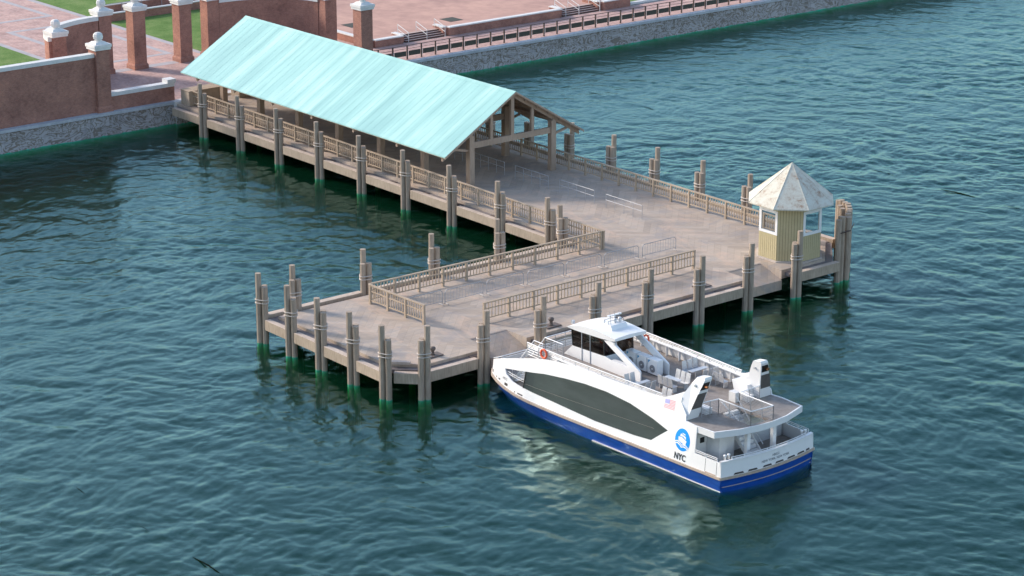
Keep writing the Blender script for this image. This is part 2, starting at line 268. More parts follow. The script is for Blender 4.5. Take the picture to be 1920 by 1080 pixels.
# ------------------------------------------------------------------ helpers: geometry
class MB:
    def __init__(s): s.v = []; s.f = []
    def add(s, vs, fs):
        k = len(s.v); s.v += [tuple(v) for v in vs]; s.f += [tuple(i + k for i in f) for f in fs]; return s
    def box(s, x0, x1, y0, y1, z0, z1):
        x0, x1 = min(x0, x1), max(x0, x1); y0, y1 = min(y0, y1), max(y0, y1); z0, z1 = min(z0, z1), max(z0, z1)
        return s.add([(x0, y0, z0), (x1, y0, z0), (x1, y1, z0), (x0, y1, z0), (x0, y0, z1), (x1, y0, z1), (x1, y1, z1), (x0, y1, z1)],
                     [(0, 3, 2, 1), (4, 5, 6, 7), (0, 1, 5, 4), (1, 2, 6, 5), (2, 3, 7, 6), (3, 0, 4, 7)])
    def bar(s, a, b, w, h, up=(0, 0, 1)):
        a = Vector(a); b = Vector(b); d = (b - a).normalized(); u = Vector(up)
        r = d.cross(u)
        if r.length < 1e-5: r = d.cross(Vector((1, 0, 0)))
        r.normalize(); u = r.cross(d).normalized(); r *= w / 2; u *= h / 2
        vs = [a - r - u, a + r - u, a + r + u, a - r + u, b - r - u, b + r - u, b + r + u, b - r + u]
        return s.add(vs, [(0, 1, 2, 3)[::-1], (4, 5, 6, 7), (0, 1, 5, 4)[::-1] if 0 else (0, 4, 5, 1), (1, 5, 6, 2), (2, 6, 7, 3), (3, 7, 4, 0)])
    def cyl(s, a, b, r0, r1=None, n=10, ph=0.0):
        r1 = r0 if r1 is None else r1; a = Vector(a); b = Vector(b); d = (b - a).normalized()
        u = d.cross(Vector((0, 0, 1)));
        if u.length < 1e-5: u = Vector((1, 0, 0))
        u.normalize(); w_ = d.cross(u)
        vs = []
        for c, r in ((a, r0), (b, r1)):
            for i in range(n):
                t = 2 * math.pi * i / n + ph; vs.append(c + (u * math.cos(t) + w_ * math.sin(t)) * r)
        fs = [(i, (i + 1) % n, n + (i + 1) % n, n + i) for i in range(n)]
        fs += [tuple(range(n))[::-1], tuple(range(n, 2 * n))]
        return s.add(vs, fs)
    def tube(s, pts, r, n=6):
        for a, b in zip(pts, pts[1:]): s.cyl(a, b, r, r, n)
        return s
    def prism(s, poly, z0, z1):
        """poly in xy"""
        n = len(poly); vs = [(x, y, z0) for x, y in poly] + [(x, y, z1) for x, y in poly]
        tri = tessellate_polygon([[Vector((x, y, 0)) for x, y in poly]])
        fs = [tuple(t) for t in tri] + [tuple(i + n for i in t) for t in tri]
        fs += [(i, (i + 1) % n, n + (i + 1) % n, n + i) for i in range(n)]
        return s.add(vs, fs)
    def xprism(s, poly, y0, y1, lean=0.0, zb=0.0):
        """poly in xz, extruded along y"""
        n = len(poly); vs = [(x, y0 + lean * (z - zb), z) for x, z in poly] + [(x, y1 + lean * (z - zb), z) for x, z in poly]
        tri = tessellate_polygon([[Vector((x, z, 0)) for x, z in poly]])
        fs = [tuple(t) for t in tri] + [tuple(i + n for i in t) for t in tri]
        fs += [(i, (i + 1) % n, n + (i + 1) % n, n + i) for i in range(n)]
        return s.add(vs, fs)
    def frustum(s, cx, cy, z0, z1, a, b):
        vs = [(cx + i * a, cy + j * a, z0) for i, j in ((-1, -1), (1, -1), (1, 1), (-1, 1))] + [(cx + i * b, cy + j * b, z1) for i, j in ((-1, -1), (1, -1), (1, 1), (-1, 1))]
        return s.add(vs, [(0, 3, 2, 1), (4, 5, 6, 7), (0, 1, 5, 4), (1, 2, 6, 5), (2, 3, 7, 6), (3, 0, 4, 7)])
    def lathe(s, c, prof, n=12):
        c = Vector(c); vs = []; fs = []
        for r, z in prof:
            for i in range(n):
                t = 2 * math.pi * i / n; vs.append((c.x + r * math.cos(t), c.y + r * math.sin(t), c.z + z))
        for k in range(len(prof) - 1):
            for i in range(n): fs.append((k * n + i, k * n + (i + 1) % n, (k + 1) * n + (i + 1) % n, (k + 1) * n + i))
        fs += [tuple(range(n))[::-1], tuple(range((len(prof) - 1) * n, len(prof) * n))]
        return s.add(vs, fs)
    def torus(s, c, R_, r, axis='z', n=16, m=6):
        vs = []; fs = []
        for i in range(n):
            a = 2 * math.pi * i / n
            for j in range(m):
                b = 2 * math.pi * j / m; q = R_ + r * math.cos(b)
                p = (q * math.cos(a), q * math.sin(a), r * math.sin(b))
                if axis == 'y': p = (p[0], p[2], p[1])
                if axis == 'x': p = (p[2], p[0], p[1])
                vs.append((c[0] + p[0], c[1] + p[1], c[2] + p[2]))
        for i in range(n):
            for j in range(m): fs.append((i * m + j, ((i + 1) % n) * m + j, ((i + 1) % n) * m + (j + 1) % m, i * m + (j + 1) % m))
        return s.add(vs, fs)
    def shift(s, d):
        s.v = [(x + d[0], y + d[1], z + d[2]) for x, y, z in s.v]; return s
    def build(s, name, mat, parent=None, smooth=False, bevel=0, origin=None, keep=False):
        """vertices are given in the parent's frame (or world when top level)"""
        me = bpy.data.meshes.new(name); vs = s.v
        if origin is None and parent is None:
            xs = [v[0] for v in vs]; ys = [v[1] for v in vs]; zs = [v[2] for v in vs]
            origin = ((min(xs) + max(xs)) / 2, (min(ys) + max(ys)) / 2, min(zs))
        if origin: vs = [(x - origin[0], y - origin[1], z - origin[2]) for x, y, z in vs]
        me.from_pydata(vs, [], s.f); me.update()
        import bmesh
        bm = bmesh.new(); bm.from_mesh(me); bmesh.ops.recalc_face_normals(bm, faces=bm.faces); bm.to_mesh(me); bm.free()
        me.materials.append(M[mat] if isinstance(mat, str) else mat)
        if smooth:
            for p in me.polygons: p.use_smooth = True
        o = bpy.data.objects.new(name, me); COL.objects.link(o)
        if origin: o.location = origin
        if parent: o.parent = parent
        if bevel:
            bv = o.modifiers.new('bevel', 'BEVEL'); bv.width = bevel; bv.segments = 2; bv.limit_method = 'ANGLE'
        return o
def tag(o, label, cat, group=None, kind=None):
    if label: o['label'] = label
    if cat: o['category'] = cat
    if group: o['group'] = group
    if kind: o['kind'] = kind
    return o
def empty(name, loc, label, cat, group=None, rz=0):
    o = bpy.data.objects.new(name, None); COL.objects.link(o); o.location = loc; o.rotation_euler = (0, 0, rz); o.empty_display_size = 0.3
    return tag(o, label, cat, group)
def struct(o): o['kind'] = 'structure'; return o
def copy_tree(o, parent=None, loc=None, rz=None, label=None):
    c = o.copy(); COL.objects.link(c); c.parent = parent
    if parent is not None: c.matrix_parent_inverse = o.matrix_parent_inverse.copy()
    if loc is not None: c.location = loc
    if rz is not None: c.rotation_euler = (0, 0, rz)
    if label: c['label'] = label
    for ch in list(KIDS.get(o.name, [])) or [k for k in o.children]:
        copy_tree(ch, c)
    return c
KIDS = {}
ORD = ['first', 'second', 'third', 'fourth', 'fifth', 'sixth', 'seventh', 'eighth', 'ninth', 'tenth', 'eleventh', 'twelfth', 'thirteenth', 'fourteenth', 'fifteenth', 'sixteenth', 'seventeenth', 'eighteenth', 'nineteenth', 'twentieth']
def lerp(tab, x):
    if x <= tab[0][0]: return tab[0][1]
    for (a, p), (b, q) in zip(tab, tab[1:]):
        if x <= b: return p + (q - p) * (x - a) / (b - a)
    return tab[-1][1]
WAVE_FOLDS = [  # dark streaks added along folds of the water surface
    (67.63, 46.59, 4.19, 0.098, 0.12, 'larger dark stick standing in for a wave fold at the far right'),
    (57.57, 46.73, 3.40, 0.047, 0.05, 'thin dark stick for a wave fold left of the larger one at the far right'),
    (74.47, 46.79, 2.21, 0.118, 0.05, 'thin dark stick for a wave fold by the right border of the picture'),
    (80.22, -60.26, 2.00, 0.010, 0.06, 'short dark stick standing in for a wave fold at the lower left'),
    (96.88, -60.13, 3.55, 0.008, 0.10, 'dark stick for a wave fold at the bottom left edge of the picture'),
    (89.12, -60.21, 1.36, -0.015, 0.04, 'tiny dark stick for a wave fold between the two lower left streaks'),
    (11.68, 46.88, 2.40, -0.037, 0.05, 'dark stick standing in for a wave fold just right of the roof ridge'),
    (21.15, 46.91, 1.87, -0.102, 0.05, 'dark stick for a wave fold between the roof gable and the sea wall')]
# ================================================================== SETTING
GZ = 2.45
# ---- water: real wave geometry over the area in view, flat beyond
def waves():
    import numpy as np
    rng = np.random.default_rng(5)
    x0, x1, y0, y1, d = -14.0, 142.0, -82.0, 142.0, 0.19
    nx = int((x1 - x0) / d) + 1; ny = int((y1 - y0) / d) + 1
    X, Y = np.meshgrid(np.linspace(x0, x1, nx), np.linspace(y0, y1, ny), indexing='ij')
    Z = np.zeros_like(X); DX = np.zeros_like(X); DY = np.zeros_like(X)
    main = math.radians(128)
    NW = 140
    Xw = X + 0.9 * np.sin(0.23 * Y + 1.0) + 0.45 * np.sin(0.61 * Y + 0.37 * X); Yw = Y + 0.9 * np.sin(0.21 * X + 2.0) + 0.45 * np.sin(0.53 * X - 0.41 * Y + 1.0)
    for k in range(NW):
        lam = 0.58 * (6.5 / 0.58) ** ((k + rng.random()) / NW); th = main + rng.normal(0, 0.9 if lam > 2.5 else 1.6)
        a = WA * lam ** 0.66 * rng.uniform(0.6, 1.4); kx, ky = math.cos(th) * 2 * math.pi / lam, math.sin(th) * 2 * math.pi / lam
        ph = (kx * Xw + ky * Yw + rng.random() * 6.283).astype(np.float32); sp = np.sin(ph); cp = np.cos(ph)
        Z += a * sp; DX += -a * math.cos(th) * cp * 0.9; DY += -a * math.sin(th) * cp * 0.9
    g_ = 0.85 + 0.22 * np.sin(X * 0.055 + 1.3 * np.sin(Y * 0.04)) * np.sin(Y * 0.047 + 0.9 * np.sin(X * 0.061) + 2.0) + 0.12 * np.sin(X * 0.13 - Y * 0.11)
    Z *= g_; DX *= g_; DY *= g_
    edge = np.minimum.reduce([(X - x0), (x1 - X), (Y - y0), (y1 - Y)]) / 6.0
    edge = np.clip(edge, 0, 1); Z *= edge; DX *= edge; DY *= edge
    X2 = X + DX; Y2 = Y + DY
    co = np.stack([X2, Y2, Z], -1).reshape(-1, 3)
    idx = np.arange(nx * ny).reshape(nx, ny)
    q = np.stack([idx[:-1, :-1], idx[1:, :-1], idx[1:, 1:], idx[:-1, 1:]], -1).reshape(-1, 4)
    # border strips to the far horizon, then the closed sides and bottom
    B = 900.0; bz = -3.4
    ring = [int(i) for i in idx[:, 0]] + [int(i) for i in idx[-1, 1:]] + [int(i) for i in idx[::-1, -1][1:]]      # -y side, +x side, +y side
    outer = []
    for i in range(nx): outer.append((x0 + (B - x0) * i / (nx - 1), -B))
    for j in range(1, ny): outer.append((B, -B + 2 * B * j / (ny - 1)))
    for i in range(nx - 2, -1, -1): outer.append((x0 + (B - x0) * i / (nx - 1), B))
    n0 = len(co); no = len(outer)
    co = np.vstack([co, np.array([[a, b, 0.0] for a, b in outer]), np.array([[a, b, bz] for a, b in outer])])
    faces = [tuple(int(i) for i in f) for f in q]
    for k in range(no - 1):
        faces.append((ring[k], n0 + k, n0 + k + 1, ring[k + 1]))
        faces.append((n0 + k, n0 + no + k, n0 + no + k + 1, n0 + k + 1))
    left = [int(i) for i in idx[0, :]]
    faces.append(tuple([n0 + no - 1, n0 + 2 * no - 1, n0 + no, n0] + left))
    faces.append(tuple(range(n0 + no, n0 + 2 * no)))
    me = bpy.data.meshes.new('water'); me.from_pydata(co.tolist(), [], faces); me.update()
    me.materials.append(M['water'])
    me.polygons.foreach_set('use_smooth', [True] * len(me.polygons))
    o = bpy.data.objects.new('water', me); COL.objects.link(o); struct(o)
    return o
waves()
struct(MB().box(-13.5, 899, -899, 899, -3.6, -3.42).build('harbour_bed', 'bed'))

# ---- ground of the shore
struct(MB().box(-900, -7.7, -900, 900, -3.0, GZ - 0.05).build('ground', 'concrete'))
struct(MB().box(-120, -7.75, -110, 34.9, GZ - 0.045, GZ).build('plaza_ground', 'paver'))
struct(MB().box(-15.9, -7.75, 34.9, 260, GZ - 0.045, GZ + 0.002).build('promenade', 'paver'))
# lawns
def sheet(name, poly, z, mat): return struct(MB().prism(poly, z - 0.02, z).build(name, mat))
sheet('lawn', [(-50.2, 17.6), (-26.2, 17.6), (-26.2, 36.0), (-50.2, 36.0)], GZ + 0.03, 'grass')
sheet('lawn', [(-120, -60), (-26.5, -60), (-26.5, 0.0), (-120, 0.0)], GZ + 0.03, 'grass')
sheet('lawn', [(-120, 17.6), (-52.6, 17.6), (-52.6, 60.0), (-120, 60.0)], GZ + 0.03, 'grass')
sheet('lawn', [(-60, 77.5), (-17.2, 77.5), (-17.2, 180), (-60, 180)], GZ + 0.03, 'grass')
# grey bands in the paving
def band(poly): return struct(MB().prism(poly, GZ, GZ + 0.012).build('paving_band', 'band'))
def bandrect(x0, x1, y0, y1): return band([(x0, y0), (x1, y0), (x1, y1), (x0, y1)])
bandrect(-120, -25.3, 16.75, 17.55); bandrect(-120, -25.3, 0.05, 0.85)
bandrect(-25.2, -23.9, 0.9, 16.7)
for (x0, x1, y0, y1) in ((-52.9, -28.9, 4.4, 14.3), (-82.5, -58.3, 4.4, 14.3)):
    bandrect(x0, x1, y0, y0 + 0.75); bandrect(x0, x1, y1 - 0.75, y1)
    bandrect(x0, x0 + 0.85, y0 + 0.75, y1 - 0.75); bandrect(x1 - 0.85, x1, y0 + 0.75, y1 - 0.75)

# ---- sea wall in two stretches either side of the pier, with granite coping
def seawall(y0, y1, label, name='sea_wall'):
    m = MB(); ys = [y0, y1]
    m.add([(-6.6, y0, -3.2), (-6.6, y1, -3.2), (-7.0, y0, 2.2), (-7.0, y1, 2.2), (-9.0, y0, -3.2), (-9.0, y1, -3.2), (-7.68, y0, 2.2), (-7.68, y1, 2.2)],
          [(0, 1, 3, 2), (4, 6, 7, 5), (2, 3, 7, 6), (0, 2, 6, 4), (1, 5, 7, 3), (0, 4, 5, 1)])
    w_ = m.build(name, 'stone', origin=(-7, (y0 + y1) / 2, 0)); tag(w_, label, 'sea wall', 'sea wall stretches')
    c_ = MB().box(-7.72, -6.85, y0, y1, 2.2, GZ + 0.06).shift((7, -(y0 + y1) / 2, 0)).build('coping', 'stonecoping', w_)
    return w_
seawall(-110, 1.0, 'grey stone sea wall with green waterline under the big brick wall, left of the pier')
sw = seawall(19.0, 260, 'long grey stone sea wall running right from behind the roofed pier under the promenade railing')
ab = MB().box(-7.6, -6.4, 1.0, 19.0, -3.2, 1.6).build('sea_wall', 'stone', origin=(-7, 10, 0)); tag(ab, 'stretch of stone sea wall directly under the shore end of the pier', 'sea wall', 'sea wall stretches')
MB().box(-7.72, -6.6, 1.0, 19.0, 1.61, GZ + 0.06).shift((7, -10, 0)).build('coping', 'whitestone', ab)

# ---- brick gate pillars
def pillar(cx, cy, label, h=9.4):
    r = empty('gate_pillar', (cx, cy, GZ), label, 'brick pillar', 'brick gate pillars'); H = h - GZ
    MB().box(-0.82, 0.82, -0.82, 0.82, 0.62, H).build('shaft', 'brick', r)
    b = MB(); b.frustum(0, 0, 0, 0.5, 0.95, 0.95); b.frustum(0, 0, 0.5, 0.7, 0.95, 0.825); b.build('plinth', 'brick', r)
    c = MB(); c.box(-0.98, 0.98, -0.98, 0.98, H, H + 0.28); c.box(-1.06, 1.06, -1.06, 1.06, H + 0.28, H + 0.62); c.frustum(0, 0, H + 0.62, H + 0.86, 0.8, 0.55)
    cp = c.build('cap', 'whitestone', r, bevel=0.03)
    q = MB(); q.lathe((0, 0, H + 0.86), [(0.36, 0), (0.34, 0.14), (0.5, 0.26), (0.56, 0.52), (0.5, 0.8), (0.28, 0.98), (0.03, 1.03)], 8); q.build('ball_finial', 'whitestone', cp)
    return r
PIL = [(-8.2, -7.4, 'near brick pillar with ball finial rising over the water at the end of the big brick wall'),
       (-17.3, -7.6, 'leftmost brick gate pillar, partly hidden behind the coping of the big brick wall'),
       (-24.5, 2.3, 'brick gate pillar at the upper end of the left curved wall'),
       (-24.5, 6.8, 'free-standing brick gate pillar just right of the left curved wall'),
       (-24.5, 13.1, 'free-standing brick gate pillar with lawn visible on both sides'),
       (-24.5, 17.0, 'brick gate pillar at the left end of the long curved wall behind the cyan roof'),
       (-16.1, 28.3, 'brick gate pillar at the right end of the long curved wall behind the cyan roof'),
       (-8.2, 27.9, 'lone brick pillar rising behind the ridge of the cyan roof, beside the promenade railing')]
for p in PIL: pillar(*p)

# ---- brick walls
def brick_wall_line(pts, z0, z1, th, label, coping=0.45, cz=0.0, name='brick_wall', group='brick walls', cat='brick wall', base=False):
    """thick wall along a polyline, with a stone coping; pts in xy, z1 a number or list"""
    zs = z1 if isinstance(z1, (list, tuple)) else [z1] * len(pts)
    def offs(t):
        out = []
        for i, p in enumerate(pts):
            a = Vector(pts[max(i - 1, 0)]); b = Vector(pts[min(i + 1, len(pts) - 1)]); d = (b - a).normalized(); n = Vector((-d.y, d.x)) * t / 2
            out.append(((p[0] + n.x, p[1] + n.y), (p[0] - n.x, p[1] - n.y)))
        return out
    def strip(t, lo, hi):
        m = MB(); o = offs(t); vs = []; fs = []
        for i, (l, r) in enumerate(o):
            vs += [(l[0], l[1], lo[i]), (r[0], r[1], lo[i]), (r[0], r[1], hi[i]), (l[0], l[1], hi[i])]
        for i in range(len(o) - 1):
            a = 4 * i; b = a + 4
            for k in range(4): fs.append((a + k, a + (k + 1) % 4, b + (k + 1) % 4, b + k))
        fs += [(0, 1, 2, 3), tuple(4 * (len(o) - 1) + k for k in (3, 2, 1, 0))]
        return m.add(vs, fs)
    n = len(pts); c = pts[n // 2]
    w_ = strip(th, [z0] * n, zs).build(name, 'brick', origin=(c[0], c[1], z0)); tag(w_, label, cat, group)
    cp = strip(th + 0.18, zs, [z + coping for z in zs]); cp.shift((-c[0], -c[1], -z0)); cp.build('coping', 'whitestone', w_)
    return w_
brick_wall_line([(-8.2, -110), (-8.2, -8.23)], GZ, 8.62, 0.75, 'tall wide brick wall with white coping along the water at the far left', 0.42)
lw = brick_wall_line([(-7.95, -6.55), (-7.95, 1.5)], GZ, 4.1, 0.8, 'low brick wall with white coping between the near pillar and the start of the pier', 0.42)
MB().box(-8.55, -7.35, 0.55, 1.65, 4.52, 4.95).shift((7.95, -1.5 + 3.0 - 3.0, -GZ)).build('end_block', 'whitestone', lw)
cl = [(-15.9 - 8.2 * math.cos(t), 17.9 + 9.9 * math.sin(t)) for t in [math.pi / 2 * (0.0 + 0.93 * i / 16) for i in range(17)]]
brick_wall_line(cl, GZ, 9.0, 0.7, 'long curved brick wall with white coping between two pillars behind the cyan roof', 0.45)
cl2 = [(x, 19.3 - y) for x, y in cl]
brick_wall_line(cl2, GZ, 8.95, 0.7, 'curved brick wall with white coping behind the big wall at the upper left', 0.5)
# low seat walls that hold the raised plaza
SW = 'brick seat walls of the raised plaza'
brick_wall_line([(-60, 34.9), (-16.6, 34.9), (-16.2, 34.9)], GZ - 0.01, 3.3, 0.55, 'low brick seat wall running back into the plaza behind the lone pillar', 0.14, group=SW)
brick_wall_line([(-16.2, 35.2), (-16.2, 39.5)], GZ - 0.01, 3.3, 0.55, 'short low brick seat wall between the lone pillar and the first steps', 0.14, group=SW)
brick_wall_line([(-16.5, 39.78), (-18.4, 39.78)], GZ - 0.01, 3.3, 0.5, 'left cheek wall of the nearer plaza steps', 0.14, group=SW)
brick_wall_line([(-16.2, 46.65), (-16.2, 65.1)], GZ - 0.01, 3.45, 0.55, 'long low brick seat wall between the two flights of plaza steps', 0.14, group=SW)
brick_wall_line([(-16.5, 46.38), (-18.6, 46.38)], GZ - 0.01, 3.45, 0.5, 'right cheek wall of the nearer plaza steps', 0.14, group=SW)
brick_wall_line([(-16.5, 65.3), (-18.4, 65.3)], GZ - 0.01, 3.45, 0.5, 'left cheek wall of the farther plaza steps', 0.14, group=SW)
brick_wall_line([(-16.5, 72.0), (-19.6, 72.0)], GZ - 0.01, 3.55, 0.5, 'right cheek wall of the farther plaza steps', 0.14, group=SW)
brick_wall_line([(-16.2, 72.3), (-16.2, 77.0)], GZ - 0.01, 3.55, 0.6, 'low brick seat wall right of the farther plaza steps', 0.14, group=SW)
brick_wall_line([(-16.6, 77.2), (-40, 77.2)], GZ - 0.01, 3.55, 0.5, 'low brick wall between the raised plaza and the small lawn at the top of the picture', 0.14, group=SW)
kb = MB().box(-17.1, -16.5, 77.6, 180, GZ, GZ + 0.3).build('kerb', 'whitestone'); tag(kb, 'pale stone kerb between the promenade and the small lawn at the top', 'kerb')
# raised plaza floor with a gap for the two flights
struct(MB().prism([(-120, 35.2), (-16.48, 35.2), (-16.48, 39.5), (-18.0, 39.5), (-18.0, 46.6), (-16.48, 46.6), (-16.48, 65.1), (-18.0, 65.1), (-18.0, 72.2), (-16.48, 72.2), (-16.48, 76.9), (-120, 76.9)], GZ - 0.04, 3.17).build('raised_plaza', 'plaza'))
def steps(y0, y1, label):
    m = MB()
    for k in range(4):
        m.box(-18.05, -15.95 - 0.42 * k - (0.25 if k == 0 else 0.25), y0, y1, GZ + 0.002 + 0.18 * k, GZ + 0.18 * (k + 1) - (0.004 if k == 3 else 0))
    o = m.build('stone_steps', M['steps'], origin=(-17, (y0 + y1) / 2, GZ)); tag(o, label, 'steps', 'flights of plaza steps'); return o
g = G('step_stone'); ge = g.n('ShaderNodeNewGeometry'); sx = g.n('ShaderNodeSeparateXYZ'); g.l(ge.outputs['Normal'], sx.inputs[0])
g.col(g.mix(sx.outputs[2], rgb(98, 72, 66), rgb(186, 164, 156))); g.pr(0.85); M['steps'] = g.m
steps(40.03, 46.13, 'nearer flight of brick steps up to the raised plaza'); steps(65.55, 71.75, 'farther flight of brick steps up to the raised plaza')
def stair_rail(y, label):
    r = empty('stair_handrail', (-16.2, y, GZ), label, 'handrail', 'white handrails on the plaza steps')
    MB().cyl((0.35, 0, 0), (0.35, 0, 1.25), 0.04).build('post', 'white2', r); MB().cyl((-1.9, 0, 0.7), (-1.9, 0, 1.95), 0.04).build('post', 'white2', r)
    MB().tube([(0.35, 0, 1.25), (-1.9, 0, 1.95)], 0.04).build('top_rail', 'white2', r); MB().tube([(0.35, 0, 0.65), (-1.9, 0, 1.35)], 0.035).build('lower_rail', 'white2', r)
for y, l in ((40.25, 'white handrail on the left side of the nearer plaza steps'), (43.1, 'white handrail in the middle of the nearer plaza steps'), (45.95, 'white handrail on the right side of the nearer plaza steps'),
             (65.75, 'white handrail on the left side of the farther plaza steps'), (68.0, 'white handrail in the middle of the farther plaza steps'), (71.6, 'white handrail on the right side of the farther plaza steps')): stair_rail(y, l)
for x0, x1, y0, y1, l in ((-22.2, -19.9, 49.9, 52.0, 'dark square ground grate in the raised plaza beside the nearer steps'), (-27.2, -24.8, 38.0, 40.2, 'dark square ground grate in the raised plaza behind the lone pillar')):
    m = MB(); m.box(x0, x1, y0, y1, 3.17, 3.2); o = m.build('ground_grate', 'mesh'); tag(o, l, 'grate', 'ground grates')
# far low wall with walkway railing behind the lawn
brick_wall_line([(-50.5, 17.6), (-50.5, 60)], GZ, 3.45, 0.35, 'low brick wall with pale coping behind the lawn, seen between the gate pillars', 0.12)
struct(MB().box(-52.3, -50.7, 17.6, 60, GZ, 3.2).build('ramp_walk', 'paver'))
fw = brick_wall_line([(-52.5, 17.4), (-52.5, 60)], GZ, 4.15, 0.3, 'brick wall behind the ramp walkway at the top left, carrying a thin rail', 0.1)
r = empty('ramp_railing', (-52.0, 17.5, 3.2), 'thin grey metal railing along the ramp behind the lawn', 'railing')
MB().tube([(0, 0, 1.2), (0, 42, 1.2)], 0.045).build('top_rail', 'steel', r)
for k in range(12): MB().cyl((0, 0.3 + 3.0 * k, 0), (0, 0.3 + 3.0 * k, 1.2), 0.04).build('post', 'steel', r)

# ---- promenade railing: posts, thin rails and dark hanging panels
def prom_rail():
    r = empty('promenade_railing', (-8.3, 28.0, GZ), 'dark iron railing with black panels along the waterside promenade', 'railing')
    n = 50; sp = 2.135; y0 = 0.0
    for k in range(n):
        MB().box(-0.07, 0.07, y0 + k * sp - 0.07, y0 + k * sp + 0.07, 0, 1.66).build('post', 'iron', r)
    e = y0 + (n - 1) * sp
    MB().box(-0.06, 0.06, y0, e, 1.661, 1.72).build('top_rail', 'iron', r); MB().box(-0.025, 0.025, y0, e, 1.28, 1.32).build('middle_rail', 'iron', r)
    for k in range(n - 1):
        a = y0 + k * sp
        p = MB(); p.box(-0.02, 0.02, a + 0.24, a + sp - 0.16, 0.42, 1.02); q = p.build('dark_panel', 'mesh', r)
        MB().box(-0.018, 0.03, a + 0.10, a + 0.15, 0.3, 1.05).build('panel_bracket', 'silver', r)
prom_rail()

# ================================================================== PIER
DZ = 2.3
pier = empty('pier', (60, 5, 0), 'L-shaped timber pier with pale plank deck standing on piles in the harbour', 'pier')
PX, PY = 60, 5
def P(m): return m.shift((-PX, -PY, 0))
deck = MB()
def dslab(poly, z0=1.5, z1=DZ): return P(MB().prism(poly, z0, z1))
dslab([(-6.55, 1.2), (62.9, 1.2), (62.9, -31.8), (77.6, -31.8), (79.87, -29.6), (79.87, -23.2), (77.2, -23.2), (77.2, -19.45), (79.87, -19.45), (79.87, 5.2), (77.2, 5.2),
       (77.2, 9.2), (79.87, 9.2), (79.87, 14.6), (76.0, 18.7), (-6.55, 18.7)]).build('deck', 'deck', pier)
for (a, b) in ((-23.197, -19.453), (5.203, 9.197)):
    m = MB().xprism([(77.203, 2.296), (79.95, 1.42), (79.95, 0.55), (77.203, 0.9)], a, b); P(m).build('loading_ramp', 'deck', pier)
    P(MB().box(77.3, 77.34, a, b, 2.262, 2.272)).build('ramp_joint', 'ledge', pier)
# ledges just below the deck edge
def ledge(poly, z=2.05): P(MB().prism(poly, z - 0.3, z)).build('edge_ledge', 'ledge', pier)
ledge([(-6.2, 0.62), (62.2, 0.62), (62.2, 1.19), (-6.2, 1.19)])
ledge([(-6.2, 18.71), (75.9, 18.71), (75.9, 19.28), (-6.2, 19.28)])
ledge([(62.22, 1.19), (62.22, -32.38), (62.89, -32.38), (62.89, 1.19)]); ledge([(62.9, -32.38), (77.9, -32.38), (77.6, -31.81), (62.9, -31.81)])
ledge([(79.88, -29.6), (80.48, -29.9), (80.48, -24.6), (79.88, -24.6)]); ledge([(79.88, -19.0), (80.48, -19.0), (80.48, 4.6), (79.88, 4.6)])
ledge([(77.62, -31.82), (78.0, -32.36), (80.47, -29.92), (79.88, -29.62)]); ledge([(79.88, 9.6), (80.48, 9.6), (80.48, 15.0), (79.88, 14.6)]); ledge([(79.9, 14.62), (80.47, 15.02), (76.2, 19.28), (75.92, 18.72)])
# drain slots / bolted plates on the ledge
for x in [2.2 + 5.3 * k for k in range(12)]: P(MB().box(x, x + 0.9, 0.72, 1.02, 2.051, 2.11)).build('fender_bracket', 'bollard', pier)
for y in (-25.5, -15.6, -10.2, -4.5, 1.0): P(MB().box(80.0, 80.3, y, y + 1.0, 2.051, 2.11)).build('fender_bracket', 'bollard', pier)
m = MB().box(-0.75, 0.75, -0.18, 0.18, 0, 0.22); 
mv = []
for (x, y, z) in m.v:
    c_, s_ = math.cos(R(45)), math.sin(R(45)); mv.append((78.55 + x * c_ - y * s_, -30.95 + x * s_ + y * c_, 2.301 + z))
m.v = mv; P(m).build('curb_block', 'concrete', pier)
# fender beams between pile groups
BEAMS = []
xa = [0.25 + 7.38 * k for k in range(9)]
def beam(x0, x1, y0, y1, h=0.0): P(MB().box(x0, x1, y0, y1, 1.28 + h, 2.1 + h)).build('fender_beam', 'timber', pier); P(MB().box(x0, x1, y0 + .002, y1 - .002, 2.1 + h, 2.13 + h)).build('beam_cap', 'beamtop', pier)
for a, b in zip(xa, xa[1:]): beam(a + 1.02, b - 0.22, 0.1, 0.58)
beam(-5.9, 0.02, 0.1, 0.58); beam(60.2, 61.55, 0.1, 0.58)
XR = [78.0 - 6.45 * k for k in range(14)]; XR = [45.6 + 6.44 * k for k in range(4)]; XR = [45.6 - 6.44 * k for k in range(7, 0, -1)] + XR + [71.4]
for a, b in zip(XR, XR[1:]): beam(a + 0.35, b - 0.35, 19.3, 19.85, 0.22)
beam(71.75, 76.3, 19.3, 19.85, 0.22)
YN = [-30.3, -24.5, -18.76, -12.99, -7.27, -1.46, 4.27, 10.12]
for i, (a, b) in enumerate(zip(YN, YN[1:])):
    if i in (1, 6): continue
    beam(80.5, 81.0, a + 0.27, b - 0.78)
beam(80.5, 81.0, 10.4, 15.3)
XL = [61.8, 66.0, 70.2, 74.6, 78.85]
for a, b in zip(XL, XL[1:]): beam(a + (0.8), b - 0.25, -32.95, -32.45)
YK = [-29.55, -22.38, -15.15, -7.92, -0.68]
for a, b in zip([-32.4] + YK, YK + [0.55]): beam(61.55, 62.18, a + (0.42 if a > -32 else 0), b - (0.42 if b < 0 else 0.0), 0.22)
m = MB(); 
def diag(a, b, w=0.5):
    a = Vector(a); b = Vector(b); d = (b - a).normalized(); n = Vector((-d.y, d.x)) * w / 2
    return [(a.x + n.x, a.y + n.y), (b.x + n.x, b.y + n.y), (b.x - n.x, b.y - n.y), (a.x - n.x, a.y - n.y)]
